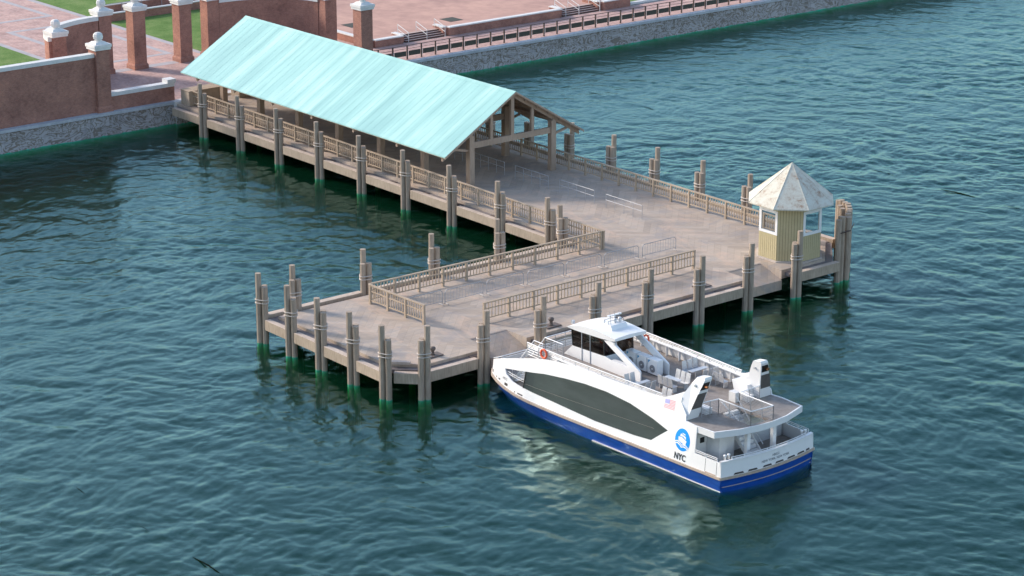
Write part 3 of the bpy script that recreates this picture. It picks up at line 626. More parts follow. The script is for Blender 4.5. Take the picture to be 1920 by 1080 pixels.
pd = diag((79.3, -32.15), (80.75, -30.75)); P(MB().prism(pd, 1.28, 2.1)).build('fender_beam', 'timber', pier)
pd = diag((79.3, -32.15), (80.75, -30.75), 0.49); P(MB().prism(pd, 2.1, 2.13)).build('beam_cap', 'beamtop', pier)
# bearing piles under the deck (in shade, seen below the beams)
for x in [4 + 11 * k for k in range(6)]:
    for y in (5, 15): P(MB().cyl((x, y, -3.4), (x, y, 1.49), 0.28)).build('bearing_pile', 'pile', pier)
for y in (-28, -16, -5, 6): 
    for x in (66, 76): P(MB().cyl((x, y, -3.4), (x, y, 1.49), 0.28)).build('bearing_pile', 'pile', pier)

# ---- mooring pile groups
PG = 'mooring pile groups around the pier'
def pile_proto(offs, hs, label, band=3.5):
    r = empty('pile_group', (0, 0, 0), label, 'mooring piles', PG)
    for (dx, dy), h in zip(offs, hs):
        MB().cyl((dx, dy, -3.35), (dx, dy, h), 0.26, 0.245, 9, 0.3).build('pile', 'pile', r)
    # wire bands hugging the group
    cx = sum(o[0] for o in offs) / len(offs); cy = sum(o[1] for o in offs) / len(offs)
    for z in (band, band + 0.28):
        hull = []
        for k in range(28):
            t = 2 * math.pi * k / 28; d = Vector((math.cos(t), math.sin(t)))
            s_ = max(Vector(o).dot(d) for o in offs) + 0.275
            hull.append((d, s_))
        pts = []
        for (d1, s1), (d2, s2) in zip(hull, hull[1:] + hull[:1]):
            den = d1.x * d2.y - d1.y * d2.x; pts.append(((s1 * d2.y - s2 * d1.y) / den, (d1.x * s2 - d2.x * s1) / den, z + 0.06 * math.sin(t)))
        MB().tube(pts + pts[:1], 0.045, 5).build('wire_band', 'rope', r)
    return r
def kids(r): KIDS[r.name] = [o for o in bpy.data.objects if o.parent is r]
HT, HS = 5.97, 4.85
protoA = pile_proto([(0, 0), (0.5, 0.25), (0.08, 0.54)], [HT, HS, HS], 'x')
protoR = pile_proto([(0, 0), (-0.27, -0.5), (0.28, -0.43)], [HT, HS, HS], 'x')
protoN = pile_proto([(0, 0), (-0.16, -0.5), (-0.54, -0.06)], [HT, HS, HS], 'x')
protoK = pile_proto([(0, 0), (0.42, -0.34), (0.53, 0.2)], [HT, HS, HS], 'x')
for p_ in (protoA, protoR, protoN, protoK): kids(p_)
used = set()
def place(proto, x, y, label):
    if proto.name in used: return copy_tree(proto, None, (x, y, 0), None, label)
    used.add(proto.name); proto.location = (x, y, 0); proto['label'] = label; return proto
for k in range(9):
    x = xa[k] if k < 8 else 59.15
    extra = ['pile group beside the beige box at the shore end of the near pier edge',
             'pile group along the near edge under the cyan roof, second counting from the shore', 'pile group along the near edge under the cyan roof, third counting from the shore',
             'pile group along the near edge under the cyan roof, fourth counting from the shore', 'pile group along the near edge under the cyan roof, fifth counting from the shore',
             'pile group along the near edge under the cyan roof, sixth counting from the shore', 'pile group just beyond the lower right corner of the cyan roof',
             'pile group on the near pier edge, second past the corner of the cyan roof', 'pile group on the near pier edge next to the inner corner of the pier'][k]
    place(protoA, x, 0.0, extra)
for i, x in enumerate(XR):
    if x < 20: continue
    n = len(XR) - 1 - i
    lab = {0: 'pile group on the far edge just left of the yellow booth roof', 1: 'pile group on the far edge, second counting left from the booth', 2: 'pile group on the far edge, third counting left from the booth',
           3: 'pile group on the far edge, first one right of the roof gable', 4: 'pile group on the far edge right behind the tip of the open roof gable'}.get(n, 'far edge pile group behind the pavilion posts, %s counting left from the booth' % ORD[n])
    place(protoR, x, 19.95, lab)
NL = ['pile group at the lower left corner, right of the angled corner beam', 'pile group left of the sunken ramp beside the ferry bow', 'pile group right behind the ferry bow rails, right of the ramp',
      'pile group behind the ferry wheelhouse mast', 'pile group on the front edge, second right of the ferry wheelhouse', 'pile group on the front edge near the right end of the front railing',
      'pile group left of the second sunken ramp near the booth', 'pile group standing right in front of the yellow booth']
for y, l in zip(YN, NL): place(protoN, 81.1, y, l)
LLs = ['outermost pile group at the far left tip of the pier', 'pile group on the left end of the pier, second from the tip', 'middle pile group on the left end of the pier', 'pile group on the left end of the pier, second from the near corner', 'pile group at the nearest corner of the pier, left of the angled beam']
for x, l in zip(XL, LLs): place(protoA, x, -32.97, l)
KL = ['pile group on the back edge close behind the far left tip of the pier', 'pile group on the back edge at the end of the short cross railing', 'pile group on the back edge behind the middle of the long back railing', 'pile group on the back edge overlapping the roofed arm of the pier', 'pile group standing in the inner corner of the pier behind the railing']
for y, l in zip(YK, KL): place(protoK, 61.7, y, l)
# corner cluster of many piles
r = empty('corner_pile_cluster', (79, 17.5, 0), 'dense corner cluster of tall piles at the right end of the pier behind the booth', 'mooring piles')
CP = [(80.3, 15.75, 5.75), (80.15, 16.35, 5.9), (80.3, 16.95, 5.8), (79.75, 17.45, 5.9), (79.35, 18.0, 5.95), (78.9, 18.55, 5.95), (78.35, 19.05, 6.0), (77.8, 19.5, 6.05), (77.2, 19.75, 6.0), (76.65, 19.9, 6.05), (76.2, 20.0, 5.9), (78.15, 18.45, 5.85), (79.3, 17.05, 5.6), (77.2, 19.15, 5.8)]
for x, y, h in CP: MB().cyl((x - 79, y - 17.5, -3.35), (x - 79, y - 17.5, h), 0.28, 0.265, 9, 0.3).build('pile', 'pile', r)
MB().tube([(80.62 - 79, 15.7 - 17.5, 4.6), (80.62 - 79, 16.9 - 17.5, 4.62), (78.95 - 79 + 0.3, 18.8 - 17.5, 4.6)], 0.05).build('wire_band', 'iron', r)

# ---- timber railings
def railing(a, b, label, nseg, h=1.72, group='timber railings of the pier'):
    a = Vector((a[0], a[1], DZ)); b = Vector((b[0], b[1], DZ)); L = (b - a).length; rz = math.atan2(b.y - a.y, b.x - a.x)
    r = empty('timber_railing', a, label, 'railing', group, rz); sp = L / nseg
    for k in range(nseg + 1):
        x = k * sp; MB().box(x - 0.1, x + 0.1, -0.1, 0.1, 0, h - 0.1).build('post', 'rail', r)
    MB().box(-0.12, L + 0.12, -0.11, 0.11, h - 0.1, h).build('top_rail', 'rail', r)
    for k in range(nseg):
        x0 = k * sp + 0.101; x1 = (k + 1) * sp - 0.101; m = MB(); n = 6; st = (x1 - x0) / (n + 1)
        m.box(x0, x1, -0.05, 0.05, 0.3, 0.4); m.box(x0, x1, -0.05, 0.05, h - 0.62, h - 0.52)
        for i in range(n):
            x = x0 + st * (i + 1); m.box(x - 0.035, x + 0.035, -0.03, 0.03, 0.401, h - 0.621); m.box(x - 0.035, x + 0.035, -0.03, 0.03, h - 0.519, h - 0.101)
        m.build('baluster_panel', 'rail', r)
    return r
railing((-5.0, 2.05), (65.3, 1.35), 'timber railing along the near edge of the roofed pier arm', 27)
railing((-5.0, 16.65), (75.2, 16.6), 'long timber railing along the far edge of the pier ending at the booth', 32)
railing((65.25, 1.1), (64.8, -23.9), 'long timber railing along the back edge of the lower platform', 10)
railing((65.0, -24.05), (72.1, -23.85), 'short timber railing crossing the left end of the platform', 3)
railing((74.75, -19.7), (74.75, 3.55), 'free-standing timber railing in the middle of the platform facing the ferry', 9)

# ---- steel crowd barriers
def barrier():
    r = empty('crowd_barrier', (0, 0, 0), 'x', 'crowd barrier', 'steel crowd barriers in a row')
    L = 4.0; H = 1.3
    MB().tube([(0, 0, 0.12), (0, 0, H - 0.2), (0, 0.2, H), (0, L - 0.2, H), (0, L, H - 0.2), (0, L, 0.12)], 0.032, 6).build('frame', 'steel', r)
    MB().tube([(0, 0.03, 0.3), (0, L - 0.03, 0.3)], 0.026, 6).build('lower_rail', 'steel', r)
    m = MB()
    for k in range(1, 13): m.cyl((0, L * k / 13, 0.3), (0, L * k / 13, H), 0.013, 0.013, 5)
    m.build('bars', 'steel', r)
    for y in (0.15, L - 0.15): MB().tube([(-0.32, y, 0.02), (-0.28, y, 0.12), (0.28, y, 0.12), (0.32, y, 0.02)], 0.022, 5).build('foot', 'steel', r)
    return r
bp0 = barrier(); kids(bp0)
BY = [(-23.55, 68.95), (-19.42, 69.15), (-15.08, 69.25), (-10.75, 69.4), (-6.55, 69.5), (-2.32, 69.65), (2.05, 69.75)]
for k, (y, x) in enumerate(BY):
    lab = 'steel crowd barrier on the platform, %s in its row counting from the left end' % ORD[k] if 0 < k < 6 else ('steel crowd barrier at the left end of its row behind the short railing' if k == 0 else 'steel crowd barrier at the right end of its row')
    if k == 0: bp0.location = (x, y, DZ); bp0['label'] = lab
    else: copy_tree(bp0, None, (x, y, DZ), None, lab)
# ---- queue rails
def qrail():
    r = empty('queue_rail', (0, 0, 0), 'x', 'queue rail', 'thin steel queue rails on the pier'); L = 5.1
    MB().tube([(0, 0, 1.35), (L, 0, 1.35)], 0.035, 6).build('top_rail', 'steel', r); MB().tube([(0, 0, 0.8), (L, 0, 0.8)], 0.03, 6).build('lower_rail', 'steel', r)
    for k in range(5): MB().cyl((L * k / 4, 0, 0), (L * k / 4, 0, 1.35), 0.024, 0.024, 6).build('post', 'steel', r)
    return r
q0 = qrail(); kids(q0)
for k, x in enumerate((55.4, 48.6, 41.8, 35.0, 28.2)):
    lab = ['thin steel queue rail in the sun nearest the platform', 'thin steel queue rail just outside the shadow of the roof', 'thin steel queue rail right under the open gable', 'thin steel queue rail second inside the roof', 'thin steel queue rail third inside the roof'][k]
    if k == 0: q0.location = (x, 10.35, DZ); q0['label'] = lab
    else: copy_tree(q0, None, (x, 10.35, DZ), None, lab)
# ---- bollards
def boll():
    r = empty('mooring_bollard', (0, 0, 0), 'x', 'bollard', 'mooring bollards on the deck edge')
    MB().box(-0.45, 0.45, -0.75, 0.75, 0, 0.1).build('base_plate', 'bollard', r, bevel=0.02)
    MB().lathe((0, 0, 0.1), [(0.2, 0), (0.14, 0.1), (0.13, 0.32), (0.22, 0.42), (0.25, 0.52), (0.2, 0.63), (0.06, 0.68)], 12).build('post', 'bollard', r, smooth=True)
    return r
b0 = boll(); kids(b0); b0.location = (78.9, -16.1, DZ + 0.002); b0['label'] = 'iron mooring bollard beside the ferry wheelhouse'
copy_tree(b0, None, (78.6, -27.9, DZ + 0.002), None, 'iron mooring bollard near the lower left corner of the pier')
copy_tree(b0, None, (78.9, 0.6, DZ + 0.002), None, 'iron mooring bollard on the front edge left of the second ramp')
# ---- boxes at the pier root
for (x0, x1, y0, y1, l) in ((-6.3, -4.55, 1.55, 5.6, 'large beige box at the near shore end of the pier railing'), (-6.3, -4.55, 8.1, 11.2, 'large beige box in the middle of the shore end of the pier')):
    o = MB().box(x0, x1, y0, y1, DZ, 3.95).build('storage_box', 'timber', bevel=0.03); tag(o, l, 'box', 'beige boxes at the pier entrance')
    MB().box(x0 - 0.06, x1 + 0.06, y0 - 0.06, y1 + 0.06, 3.951, 4.0).shift((-(x0 + x1) / 2, -(y0 + y1) / 2, -DZ)).build('lid', 'rail', o)

# ================================================================== OPEN PAVILION
sh = empty('roofed_pavilion', (18, 10.2, DZ), 'open timber pavilion with a long cyan metal gable roof on the pier', 'pavilion')
def S_(m): return m.shift((-18, -10.2, -DZ))
ZE, ZR, YE0, YE1, X0, X1 = 6.0, 11.2, 1.4, 18.95, -5.9, 42.1; YC = (YE0 + YE1) / 2
def slope(y0, z0, y1, z1, t):
    m = MB(); m.add([(X0, y0, z0), (X1, y0, z0), (X1, y1, z1), (X0, y1, z1), (X0, y0, z0 - t), (X1, y0, z0 - t), (X1, y1, z1 - t), (X0, y1, z1 - t)],
                    [(0, 1, 2, 3), (7, 6, 5, 4), (0, 4, 5, 1), (1, 5, 6, 2), (2, 6, 7, 3), (3, 7, 4, 0)]); return m
rf = S_(slope(YE0, ZE, YC, ZR, 0.1)).build('roof', 'roof', sh); rf2 = S_(slope(YE1, ZE, YC, ZR, 0.1)).build('roof', 'roof', sh)
m = MB(); n = 46
for k in range(n + 1):
    x = X0 + (X1 - X0) * k / n
    m.add([(x - 0.015, YE0, ZE + 0.003), (x + 0.015, YE0, ZE + 0.003), (x + 0.015, YC, ZR + 0.003), (x - 0.015, YC, ZR + 0.003), (x - 0.015, YE0, ZE + 0.012), (x + 0.015, YE0, ZE + 0.012), (x + 0.015, YC, ZR + 0.012), (x - 0.015, YC, ZR + 0.012)],
          [(4, 5, 6, 7), (0, 1, 5, 4), (1, 2, 6, 5), (2, 3, 7, 6), (3, 0, 4, 7)])
S_(m).build('seams', 'roof', rf).location = (0, 0, 0)
def rafter(x, w, drop, nm='rafter'):
    for ya, yb in ((YE0 + 0.15, YC), (YE1 - 0.15, YC)):
        m = MB(); za = ZE + (ZR - ZE) * abs(ya - (YE0 if ya < YC else YE1)) / (YC - YE0) - 0.134; zb = ZR - 0.134
        m.add([(x - w, ya, za), (x + w, ya, za), (x + w, yb, zb), (x - w, yb, zb), (x - w, ya, za - drop), (x + w, ya, za - drop), (x + w, yb, zb - drop), (x - w, yb, zb - drop)],
              [(0, 1, 2, 3), (7, 6, 5, 4), (0, 4, 5, 1), (1, 5, 6, 2), (2, 6, 7, 3), (3, 7, 4, 0)])
        S_(m).build(nm, 'shedwood', sh)
XP = [41.45 - 7.38 * k for k in range(7)]; YP0, YP1 = 5.0, 15.35
for i, x in enumerate(XP):
    for y in (YP0, YP1): S_(MB().box(x - 0.3, x + 0.3, y - 0.3, y + 0.3, DZ, 7.45)).build('post', 'shedwood', sh)
    rafter(x, 0.14, 0.5)
    S_(MB().box(x - 0.13, x + 0.13, YP0 + 0.301, YP1 - 0.301, 6.15, 6.75)).build('tie_beam', 'shedwood', sh)
    S_(MB().box(x - 0.16, x + 0.16, YC - 0.2, YC + 0.2, 6.751, ZR - 0.62)).build('king_post', 'shedwood', sh)
    for y in ((YP0 + YC) / 2, (YP1 + YC) / 2):
        zt = ZE + (ZR - ZE) * (1 - abs(y - YC) / (YC - YE0)) - 0.62
        S_(MB().box(x - 0.12, x + 0.12, y - 0.16, y + 0.16, 6.751, zt)).build('truss_strut', 'shedwood', sh)
    for y, s_ in ((YP0, -1), (YP1, 1)):
        yo = y + s_ * 3.0; zo = ZE + (ZR - ZE) * abs(yo - (YE0 if s_ < 0 else YE1)) / (YC - YE0) - 0.55
        S_(MB().bar((x, y + s_ * 0.31, 6.0), (x, y + s_ * 1.9, 6.35), 0.16, 0.22)).build('bracket', 'shedwood', sh)
for y in (YP0, YP1): S_(MB().box(X0 + 0.4, X1 - 0.4, y - 0.12, y + 0.12, 7.451, 7.6)).build('eave_beam', 'shedwood', sh)
m = MB()
S_(MB().box(X0 + 0.3, X1 - 0.3, YC - 0.1, YC + 0.1, ZR - 0.6, ZR - 0.16)).build('ridge_beam', 'shedwood', sh)
for s_, ye in ((1, YE0), (-1, YE1)):
    for k in range(1, 6):
        y = ye + s_ * (abs(YC - ye) * k / 6); z = ZE + (ZR - ZE) * k / 6 - 0.104
        S_(MB().box(X0 + 0.2, X1 - 0.2, y - 0.06, y + 0.06, z - 0.28, z - 0.06)).build('purlin', 'shedwood', sh)
S_(MB().xprism([(0, 0), (1, 0), (1, 1)], 0, 1) if 0 else MB().add([(X0 - .02, YC - 0.35, ZR - 0.19), (X1 + .02, YC - 0.35, ZR - 0.19), (X1 + .02, YC, ZR + 0.03), (X0 - .02, YC, ZR + 0.03), (X0 - .02, YC + 0.35, ZR - 0.19), (X1 + .02, YC + 0.35, ZR - 0.19)], [(0, 1, 2, 3), (3, 2, 5, 4), (0, 3, 4), (1, 5, 2), (0, 4, 5, 1)])).build('ridge_cap', 'roof', sh)
# soffit boards under the metal
def soffit(y0, z0, y1, z1):
    m = slope(y0, z0 - 0.102, y1, z1 - 0.102, 0.03); S_(m).build('soffit', 'soffit', sh)
soffit(YE0, ZE, YC, ZR); soffit(YE1, ZE, YC, ZR)
# barge boards on the visible gable
for ya, yb in ((YE0, YC), (YE1, YC)):
    m = MB(); m.add([(X1 + 0.002, ya, ZE - 0.02), (X1 + 0.06, ya, ZE - 0.02), (X1 + 0.06, yb, ZR - 0.02), (X1 + 0.002, yb, ZR - 0.02), (X1 + 0.002, ya, ZE - 0.22), (X1 + 0.06, ya, ZE - 0.22), (X1 + 0.06, yb, ZR - 0.22), (X1 + 0.002, yb, ZR - 0.22)],
                    [(0, 1, 2, 3), (7, 6, 5, 4), (0, 4, 5, 1), (1, 5, 6, 2), (2, 6, 7, 3), (3, 7, 4, 0)]); S_(m).build('barge_board', 'shedwood', sh)

# ================================================================== BOOTH
BX, BY_ = 76.8, 13.2
bo = empty('ticket_booth', (BX, BY_, DZ), 'octagonal yellow ticket booth with rusty white pointed roof at the right end of the pier', 'booth')
def octv(Rr, z): return [(Rr * math.cos(R(22.5 + 45 * k)), Rr * math.sin(R(22.5 + 45 * k)), z) for k in range(8)]
MB().add(octv(3.12, 0) + octv(3.12, 0.12), [tuple(range(8))[::-1], tuple(range(8, 16))] + [(k, (k + 1) % 8, 8 + (k + 1) % 8, 8 + k) for k in range(8)]).build('base', 'concrete', bo)
Z0, ZW0, ZW1, Z1 = 0.12, 2.42, 4.6, 5.05
RW = 2.9
for k in range(8):
    a0 = R(22.5 + 45 * k); a1 = R(22.5 + 45 * (k + 1)); p0 = Vector((RW * math.cos(a0), RW * math.sin(a0), 0)); p1 = Vector((RW * math.cos(a1), RW * math.sin(a1), 0))
    d = (p1 - p0).normalized(); nrm = Vector((math.cos((a0 + a1) / 2), math.sin((a0 + a1) / 2), 0)); L = (p1 - p0).length
    deg = (45 * (k + 1)) % 360
    glazed = deg != 315            # the face towards the camera is solid boarding
    if deg in (90, 135, 180):      # open side of the booth towards the harbour
        q = p0 + nrm * -0.06; MB().box(q.x - 0.07, q.x + 0.07, q.y - 0.07, q.y + 0.07, 0.13, 5.0).build('corner_post', 'siding', bo)
        continue
    def wbox(s0, s1, z0, z1, t0, t1):
        m = MB(); vs = []
        for z in (z0, z1):
            for s_, t in ((s0, t0), (s1, t0), (s1, t1), (s0, t1)):
                q = p0 + d * s_ + nrm * t; vs.append((q.x, q.y, z))
        return m.add(vs, [(0, 3, 2, 1), (4, 5, 6, 7), (0, 1, 5, 4), (1, 2, 6, 5), (2, 3, 7, 6), (3, 0, 4, 7)])
    top = ZW0 if glazed else Z1
    wl = wbox(0, L, Z0, top, -0.1, 0).build('wall', 'sidegroove', bo)
    m = MB(); nb = 9
    for i in range(nb):
        s0 = L * i / nb; mm = wbox(s0 + 0.0, s0 + L / nb - 0.035, Z0 + 0.01, top - 0.003, 0.001, 0.025); m.add(mm.v, mm.f)
    m.build('boards', 'siding', wl)
    if glazed:
        wbox(0, L, ZW1, Z1, -0.1, 0).build('wall', 'siding', bo)
        f = MB()
        for (s0, s1, z0, z1) in ((0.0, L, ZW0, ZW0 + 0.24), (0.0, L, ZW1 - 0.24, ZW1), (0.0, 0.26, ZW0 + 0.24, ZW1 - 0.24), (L - 0.26, L, ZW0 + 0.24, ZW1 - 0.24)):
            mm = wbox(s0 + 0.002, s1 - 0.002, z0 + 0.001, z1 - 0.001, -0.08, 0.05); f.add(mm.v, mm.f)
        wf = f.build('window', 'white', bo)
        wbox(0.26, L - 0.26, ZW0 + 0.24, ZW1 - 0.24, -0.03, -0.015).build('pane', 'clear', wf)
MB().add(octv(2.75, 0.121) + octv(2.75, 0.14), [tuple(range(8))[::-1], tuple(range(8, 16))] + [(k, (k + 1) % 8, 8 + (k + 1) % 8, 8 + k) for k in range(8)]).build('floor', 'concrete', bo)
ap = (0, 0, 8.35)
RR = 4.0
vs = octv(RR, 5.0) + octv(RR, 5.1) + [ap] + octv(2.6, 5.02)
rfm = MB().add(vs, [(k, (k + 1) % 8, 8 + (k + 1) % 8, 8 + k) for k in range(8)] + [(8 + k, 8 + (k + 1) % 8, 16) for k in range(8)] + [(17 + k, 17 + (k + 1) % 8, (k + 1) % 8, k) for k in range(8)])
rb = rfm.build('roof', 'boothroof', bo)
m = MB()
for k in range(8):
    a = octv(RR, 5.1)[k]; m.tube([a, ap], 0.03, 5)
m.build('hip_ridges', 'boothroof', rb)
MB().add(octv(2.58, 4.93) + octv(2.58, 4.97), [tuple(range(8))[::-1], tuple(range(8, 16))] + [(k, (k + 1) % 8, 8 + (k + 1) % 8, 8 + k) for k in range(8)]).build('ceiling', 'white2', bo)

# ---- thin dark streaks added to mimic folds in the wave surface
DR = 'dark streaks standing in for wave folds on the harbour water'
for k, (x, y, L_, az, w_, lab) in enumerate(WAVE_FOLDS):
    w_ *= 0.55; m = MB(); m.cyl((-L_ / 2, 0, 0.02), (0, 0.06, 0.05), w_ * 0.4, w_, 6); m.cyl((0, 0.06, 0.05), (L_ / 2, -0.03, 0.03), w_, w_ * 0.3, 6)
    c_, s_ = math.cos(az), math.sin(az); m.v = [(x + a * c_ - b * s_, y + a * s_ + b * c_, z) for a, b, z in m.v]
    tag(m.build('wave_fold_streak', 'streakdark'), lab, 'streak', DR)
# ================================================================== FERRY (local frame: u aft from the bow, v to starboard, z up)
FX, FY = 82.0, -21.4
fe = empty('ferry', (FX, FY, 0), 'white and blue passenger ferry with NYC and a ship emblem, moored nose to the pier', 'ferry')
RUB = [(-0.2, 2.5), (-0.05, 3.0), (0.2, 3.42), (0.8, 3.95), (2.0, 4.42), (3.2, 4.75), (5.0, 5.05), (7.0, 5.18), (10, 5.18), (14, 5.05), (19, 4.85), (24, 4.7), (27.05, 4.58)]
ZRB = [(-0.2, 1.62), (0.2, 1.5), (1.0, 1.4), (2.2, 1.3), (3.6, 1.2), (6.0, 1.12)]
def zb(u): return lerp(ZRB, u)
def rub(u): return lerp(RUB, u)
ZB = 1.12
def tbulge(v): return 27.0 + 0.55 * (1 - (v / 4.58) ** 2)      # transom curve
def half(u, z):       # side shell half beam, leaning inwards going up
    lean = lerp([(0, 0.1), (3, 0.16), (8, 0.2), (22, 0.2), (24, 0.1), (27, 0.05)], u)
    return rub(u) - lean * (z - ZB)
us = [-0.2, -0.05, 0.2, 0.5, 0.9, 1.2, 1.6, 2.0, 2.6, 3.2, 4, 5, 6, 7, 8.5, 10, 12, 14, 16.5, 19, 21.5, 24, 25.5, 27.0]
# hull
def hull():
    m = MB(); prof = []
    for i, u in enumerate(us):
        r_ = rub(u); fl = lerp([(0.3, 0.72), (2, 0.82), (6, 0.9), (12, 0.95), (27, 0.97)], u)
        row = [(1.0, zb(u) - 0.06), (fl * 0.5 + 0.5, 0.5), (fl, 0.0), (fl * 0.92, -0.5), (fl * 0.6, -1.0), (0.0, -1.25)]
        uu = u
        pts = [(uu + (0.5 * (1.6 - z) * (1 - i / 6) * 0.7 if i < 6 else 0), -r_ * a, z) for a, z in row] + [(uu + (0.5 * (1.6 - z) * (1 - i / 6) * 0.7 if i < 6 else 0), r_ * a, z) for a, z in row[::-1][1:]]
        prof.append(pts)
    n = len(prof[0]); vs = [p for r_ in prof for p in r_]
    fs = [(i * n + j, (i + 1) * n + j, (i + 1) * n + j + 1, i * n + j + 1) for i in range(len(prof) - 1) for j in range(n - 1)]
    fs.append(tuple(range(n)))
    m.add(vs, fs)
    # curved transom
    nv = 12; tv = []
    for k in range(nv + 1):
        v = -4.57 + 9.14 * k / nv
        for z in (ZB - 0.06, 0.45, -0.2, -1.0): tv.append((tbulge(v) - 0.12 * (ZB - z), v * (1 if z > 0 else 0.96), z))
    tf = [(k * 4 + j, (k + 1) * 4 + j, (k + 1) * 4 + j + 1, k * 4 + j + 1) for k in range(nv) for j in range(3)]
    m.add(tv, tf)
    o = m.build('hull', 'blue', fe); return o
hull()
def side_strip(name, mat, z0, z1, out, u0, u1, side=None, n=60, func=None, th=0.05, sheer=False):
    for s_ in ((-1, 1) if side is None else (side,)):
        m = MB(); vs = []; fs = []
        for k in range(n + 1):
            u = u0 + (u1 - u0) * (k / n) ** (1.6 if sheer else 1); h = func(u) if func else rub(u); dz = zb(u) - ZB if sheer else 0
            vs += [(u, s_ * (h + out), z0 + dz), (u, s_ * (h + out), z1 + dz), (u, s_ * (h - th), z1 + dz), (u, s_ * (h - th), z0 + dz)]
        for k in range(n):
            a = 4 * k; b = a + 4
            for j in range(4): fs.append((a + j, a + (j + 1) % 4, b + (j + 1) % 4, b + j))
        fs += [(0, 1, 2, 3), tuple(4 * n + j for j in (3, 2, 1, 0))]
        m.add(vs, fs).build(name, mat, fe)
side_strip('rubbing_strake', 'beige', ZB - 0.1, ZB + 0.08, 0.1, -0.2, 27.02, sheer=True)
side_strip('spray_rail', 'white2', 0.03, 0.11, 0.05, 13.8, 26.9, func=lambda u: rub(u) * 0.97, th=0.12)
def transom_band(name, mat, z0, z1, out, vmax=4.6, th=0.06, n=20, v0=None, lean=0.0):
    m = MB(); vs = []; fs = []; va = -vmax if v0 is None else v0
    for k in range(n + 1):
        v = va + (vmax - va) * k / n; t = tbulge(v)
        vs += [(t + out, v, z0), (t + out - lean, v, z1), (t - th - lean, v, z1), (t - th, v, z0)]
    for k in range(n):
        a = 4 * k; b = a + 4
        for j in range(4): fs.append((a + j, a + (j + 1) % 4, b + (j + 1) % 4, b + j))
    fs += [(0, 1, 2, 3), tuple(4 * n + j for j in (3, 2, 1, 0))]
    return m.add(vs, fs).build(name, mat, fe)
transom_band('rubbing_strake', 'beige', ZB - 0.1, ZB + 0.08, 0.1, 4.65)
tb = transom_band('transom', 'white', ZB + 0.08, 2.3, 0.0, 4.56, 0.14, lean=0.08)
transom_band('transom_line', 'beige', 0.42, 0.46, -0.02, 4.4, 0.1)
# bow front
m = MB(); m.add([(-0.2, -2.5, 1.5), (-0.2, 2.5, 1.5), (-0.1, 2.45, 2.1), (-0.1, -2.45, 2.1), (-0.1, -2.5, 1.5), (-0.1, 2.5, 1.5), (0.0, 2.45, 2.1), (0.0, -2.45, 2.1)],
                [(0, 1, 2, 3), (7, 6, 5, 4), (0, 4, 5, 1), (1, 5, 6, 2), (2, 6, 7, 3), (3, 7, 4, 0)]); m.build('bow_front', 'white', fe)
MB().box(-0.26, -0.2, -2.5, 2.5, 1.5, 1.68).build('rubbing_strake', 'beige', fe)
# side shells with openings
TOP = [(-0.2, 1.95), (0.0, 2.1), (0.6, 2.5), (1.3, 2.8), (2.3, 3.16), (3.4, 3.5), (4.4, 3.8), (6.0, 4.25), (7.4, 4.57), (8.7, 4.78), (10, 4.9), (12, 5.0), (15, 5.04), (17.3, 5.06), (20.1, 5.1), (20.5, 5.18), (21.2, 5.5), (21.5, 5.58), (22.2, 5.62), (22.21, 5.3), (23.0, 4.6), (23.05, 4.18), (24.35, 4.17), (24.36, 2.25), (27.05, 2.25)]
WT = [(3.1, 2.62), (4.2, 2.86), (5.95, 3.2), (8.0, 3.58), (10.3, 3.86), (12.5, 4.02), (14.8, 4.05), (17.3, 3.86), (19.8, 3.4), (21.35, 3.0)]
WB = [(3.1, 2.60), (3.35, 2.26), (4.3, 1.98), (5.7, 1.92), (6.5, 1.9), (9.9, 1.84), (14.1, 1.68), (18.2, 1.76), (19.9, 1.88), (20.7, 2.5), (21.35, 2.98)]
